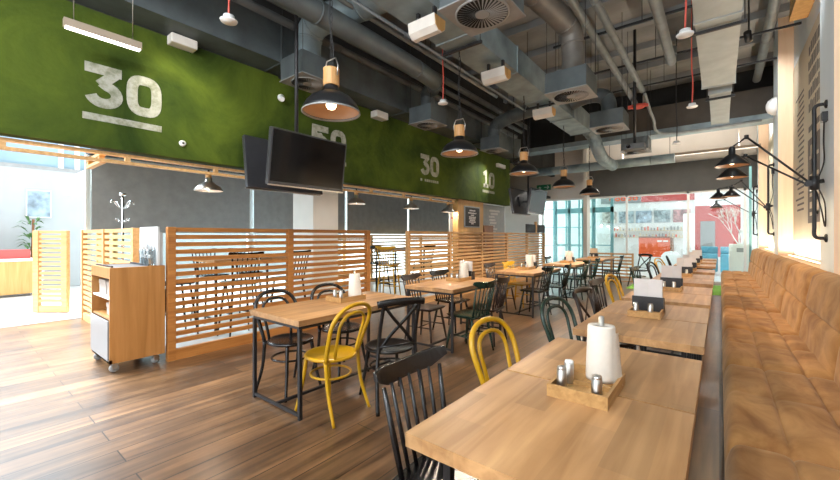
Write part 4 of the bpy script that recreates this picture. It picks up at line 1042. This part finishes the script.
# white twig plant in a white square planter
e = E('potted_plant', 'white twig plant in a white square planter by the glass front', 'plant', (.45, 14.65, -.01))
MB().prism([(-.24, -.24), (.24, -.24), (.24, .24), (-.24, .24)], 0, 1.15).build('planter', 'white', e, bevel=.01); MB().box(-.07, -.247, .92, .09, -.24, 1.04).build('planter_plate', 'grey', e)
m = MB(); rr = random.Random(11)
def twig(p, d, L_, r, dep):
    q = p+d*L_; m.tube([p, p.lerp(q, .5)+Vector((rr.uniform(-.02, .02), rr.uniform(-.02, .02), 0)), q], [r, r*.8, r*.6], 5)
    if dep:
        for _ in range(3):
            nd = (d+Vector((rr.uniform(-.8, .8), rr.uniform(-.6, .6), rr.uniform(-.1, .6)))).normalized(); twig(q, nd, L_*rr.uniform(.6, .85), r*.62, dep-1)
for a in range(4): twig(Vector((0, 0, 1.1)), Vector((.5*math.cos(a*1.6), .5*math.sin(a*1.6), 1)).normalized(), .42, .02, 4)
m.build('twigs', 'coral', e)

# ------------------------------------------------------------------ the mall beyond the glass
st(MB().box(-8.5, 14.1, -.12, 8, 40, -.01).build('floor_mall', 'tile'))
st(MB().box(-40, -14, -.12, -8.5, 40, -.01).build('floor_passage', 'tile'))
st(MB().box(-9, 26, 0, 8, 26.2, 5).build('wall_mall', 'white'))
e = E('teal_entrance', 'teal framed glass entrance across the mall, left of the snack counter', 'entrance', (-5.4, 16, 0))
m = MB()
for x in (0, .55, 1.1, 1.5, 2.15): m.box(x-.05, -.05, 0, x+.05, .05, 3.4)
m.box(0, -.05, 2.3, 2.2, .05, 2.5).box(0, -.05, 3.3, 2.2, .05, 3.4).box(0, -.03, 1.0, 2.2, .03, 1.04)
m.build('frame', 'tealframe', e); MB().box(0, -.005, .05, 2.15, .005, 3.3).build('pane', 'glass', e)
e = E('teal_curtain_wall', 'pale teal gridded curtain wall farther beyond the entrance', 'curtain wall', (-9.5, 19, 0))
m = MB()
for i in range(9): m.box(i*.6-.03, -.04, 0, i*.6+.03, .04, 4.2)
for z in (.9, 1.8, 2.7, 3.6): m.box(0, -.03, z-.02, 4.8, .03, z+.02)
m.build('grid', 'tealframe', e); MB().box(0, -.005, 0, 4.8, .005, 4.2).build('pane', 'glass', e)
e = E('snack_counter', 'orange fronted snack counter across the mall', 'counter', (-2.28, 20, 0))
MB().box(-.62, -.3, .45, .58, .3, 1.30).build('orange_front', 'orange', e); MB().box(-.7, -.34, 0, .64, .34, .45).build('plinth', 'white', e); MB().box(-.62, -.36, 1.30, .60, .36, 1.36).box(.58, -.32, .45, .66, .32, 1.3).build('worktop', 'walnut', e)
m = MB().box(.1, -.31, 1.12, .28, -.30, 1.19).box(.32, -.31, 1.12, .5, -.30, 1.19); m.build('white_lettering', 'white', e)
o = MB().lathe([(.001, 0), (.2, .03), (.32, .2), (.36, .4), (.32, .6), (.2, .74), (.001, .78)], n=24).build('round_pouf', 'white'); o.location = (-1.55, 18.2, 0); tag(o, 'round white seat in front of the orange snack counter', 'pouf')
e = E('shop_front', 'white snack shop front with framed menu boards and orange sign', 'shop front', (-2.8, 21.2, 0))
MB().box(-2.2, 0, 0, 1.9, .2, 2.62).box(-2.2, 0, 3.0, 1.9, .2, 3.4).build('white_wall', 'white', e)
MB().box(-2.2, -.02, 2.62, 1.9, .2, 3.0).build('board_band', 'white', e)
for i in range(5): MB().box(-1.95+i*.76, -.06, 2.02, -1.30+i*.76, -.0, 2.60).build('menu_picture', 'mp%d' % i, e)
MB().box(-2.0, -.15, 3.02, -.2, -.02, 3.4).build('sign_band', 'grey', e); MB().box(-.2, -.15, 3.02, 1.9, -.02, 3.4).build('red_band', 'redwall', e)
m = MB()
for i in range(5):
    c = MB(); digit(c, '0', 0, 0, .22, .2, .06); m.add([(-1.6+i*.26+y, -.15-x, 3.12+z) for x, y, z in c.v], c.f)
m.build('orange_lettering', 'orange', e)
sh = MB()
for z in (1.62, 1.3): sh.box(-1.5, -.25, z, 1.6, 0, z+.03)
sh.build('shelf', 'board', e)
m = MB(); rr = random.Random(5)
for i in range(46): x = -1.45+i*.066; zz = 1.65 if i % 2 else 1.33; m.box(x, -.2, zz, x+.05, -.1, zz+.08+.12*rr.random(), rr.randrange(3))
st(m.build('shelf_goods', ['board', 'grey', 'orange'], e), 'stuff')
e = E('coral_shop', 'coral red shop wall with a grey doorway across the mall', 'shop front', (-.15, 21.5, 0))
MB().box(-.75, 0, .45, .85, .2, 2.75).build('red_wall', 'redwall', e); MB().box(-.55, -.03, 0, -.02, .0, 2.05).build('doorway', 'grey', e); MB().box(-.75, 0, 2.75, 1.6, .2, 3.4).box(.85, 0, 0, 1.9, .2, 2.75).build('white_surround', 'white', e)
tag(MB().lathe([(.18, 0), (.18, 2.2), (.16, 2.25), (.001, 2.25)], n=24).build('white_pillar', 'white'), 'short round white pillar left of the coral shop', 'pillar').location = (-.95, 18, 0)
for i, (x, y, l, mm) in enumerate(((-.30, 17.2, 'low blue seat across the mall, left one', 'blue'), (.25, 17.0, 'low blue seat across the mall, right one', 'blue'))):
    e = E('lounge_seat', l, 'seat', (x, y, 0)); MB().box(-.24, -.3, .12, .24, .3, .75).build('cushion', mm, e, bevel=.03); MB().box(-.24, .18, .75, .24, .3, 1.0).build('backrest', mm, e, bevel=.03); MB().box(-.2, -.26, 0, .2, .26, .12).build('base', 'white', e)

# ------------------------------------------------------------------ passage on the far left
st(MB().box(-14.2, -12, 0, -14.0, 12, 3.12).build('wall_passage', 'passage'))
e = st(MB().box(-14.2, -12, 3.12, -14.0, 12, 3.22).build('window_7', 'grey'))
MB().box(-14.15, -12, 3.22, -14.1, 12, 5.6).build('pane', 'skyglass', e)
m = MB()
for y in (-4, -2, 0, 2.02, 2.35, 2.7, 5): m.box(-14.1, y-.05, 3.22, -14.0, y+.05, 5.6)
m.build('mullion', 'white', e)
st(MB().box(-10.8, 1.62, 2.25, -8.52, 1.8, 2.58).build('trim_15', 'white'))
e = E('wall_picture', 'pale blue picture on the white passage wall at far left', 'picture', (-13.99, 1.37, 1.88))
MB().box(0, 0, 0, .03, .43, .68).build('print', 'picture', e); MB().box(0, -.02, -.02, .035, 0, .70).box(0, .43, -.02, .035, .45, .70).box(0, 0, .68, .035, .43, .70).box(0, 0, -.02, .035, .43, 0).build('frame', 'white', e)
e = E('seating_counter', 'honey wood fronted counter with red top in the bright passage', 'counter', (-12.9, -1.2, 0))
MB().box(-.2, -3, .05, .3, 2.6, .80).build('wood_front', 'panel', e); MB().box(-.22, -3.02, .80, .32, 2.62, .86).build('white_edge', 'white', e); MB().box(-.2, -3, .86, .2, 2.5, 1.06).build('red_cushion', 'redwall', e); MB().box(-.15, -2.9, 0, .2, 2.5, .05).build('plinth', 'grey', e)
e = E('potted_plant', 'leafy green plant behind the red topped counter at far left', 'plant', (-13.55, 1.42, 0))
MB().lathe([(.001, 0), (.17, 0), (.22, .5), (.2, .5), (.17, .45), (.001, .45)], n=20).build('pot', 'white', e)
m = MB(); rr = random.Random(8)
for i in range(70):
    a = rr.random()*6.28; el = rr.uniform(.2, 1.2); L_ = rr.uniform(.26, .42); z0 = rr.uniform(.7, 1.75); b0 = Vector((.08*math.cos(a), .08*math.sin(a), z0)); d = Vector((math.cos(a)*math.cos(el), math.sin(a)*math.cos(el), math.sin(el)*.8)); sd = Vector((-math.sin(a), math.cos(a), 0))*.035
    p1 = b0+d*L_*.5; p2 = b0+d*L_+Vector((0, 0, -.12)); m.add([b0, p1-sd, p2, p1+sd], [(0, 1, 2, 3)], True)
m.build('leaves', 'leaf', e); MB().tube([(0, 0, .4), (.02, 0, 1.1), (0, .02, 1.8)], .025, 8).build('stem', 'walnut', e)

# ------------------------------------------------------------------ daylight, spotlights and added fill lamps
def spot(loc, target, energy, label, col=(1, .95, .86), ang=70):
    e = E('track_spotlight', label, 'spotlight', loc); d = (Vector(target)-Vector(loc)).normalized()
    MB().tube([d*-.16, d*.0], .05, 14).build('barrel', 'iron', e); MB().tube([(0, 0, .02), (0, 0, CZ-loc[2])], .012, 6).build('stem', 'iron', e)
    aim(light('spot_beam', 'SPOT', tuple(Vector(loc)+d*.03), energy, col, .05, spot=ang, blend=.8), target)

sun = light('daylight', 'SUN', (-12, -2, 13), 22, (.78, .90, 1)); sun.data.angle = R(45); aim(sun, (-5, 0, 2))
st(MB().box(-16, 14.2, 5.4, 8, 26, 5.5).build('ceiling_mall', 'white'))
spot((-3.6, 1.25, 3.45), (-4.74, 1.72, 2.85), 75, 'black spotlight aimed at the green wall beside the first number', (1, .93, .75), 55)
spot((-4.1, 9.0, 3.2), (-4.74, 8.45, 2.75), 60, 'black spotlight aimed at the green wall by the last number')
for x, l in ((-.4, 'added fill tube behind the viewer on the bench side'), (-2.0, 'added fill tube behind the viewer on the green wall side')):
    batten((x, -1.6, 3.5), 2.4, 'Y', l)  # added fill battens, out of view, to brighten the interior and walls
    for k in range(4): light('tube_fill', 'POINT', (x, -2.5+.6*k, 3.4), 60, (.90, .95, 1), .08)

sky = light('mall_fill', 'AREA', (-1.5, 16.2, 5.3), 110, (.97, .99, 1), 6, 2.5); aim(sky, (-1.2, 11, 0))  # added area fill for the far tables and bench end

e = E('wall_speaker', 'white domed speaker high on the second pilaster edge', 'speaker', (.80, 9.45, 3.75))
MB().lathe([(.16, 0), (.155, .05), (.11, .11), (.05, .135), (.001, .14)], n=24, mat=Matrix.Rotation(R(-90), 3, 'Y')).build('dome', 'white', e); MB().lathe([(.165, 0), (.165, .02), (.15, .03)], n=24, mat=Matrix.Rotation(R(-90), 3, 'Y')).build('rim', 'cream', e)
e = E('timber_bracket', 'raw timber bracket high on the right wall above the printed board', 'bracket', (1.0, 7.1, 4.55))
MB().box(-.20, 0, 0, 0, .7, .10).build('rail', 'panel', e); MB().box(-.20, .05, .10, -.1, .2, .25).box(-.20, .45, .10, -.1, .6, .25).build('block', 'panel', e)

spot((.36, 4.9, 4.5), (1.0, 7.4, 3.0), 75, 'added black fill spotlight under the ceiling aimed at the near printed board', (.93, .97, 1), 80)  # added wall washer to brighten the upper right wall
spot((.36, 8.0, 4.5), (.9, 11.0, 2.6), 75, 'added black fill spotlight under the ceiling aimed at the farther printed board', (.93, .97, 1), 80)  # second added washer for the right wall, farther along
spot((.30, 3.2, 4.6), (.8, 5.2, 2.6), 50, 'added black fill spotlight under the ceiling aimed at the nearest white pilaster', (.93, .97, 1), 60)  # added fill spot to lift the near pilaster
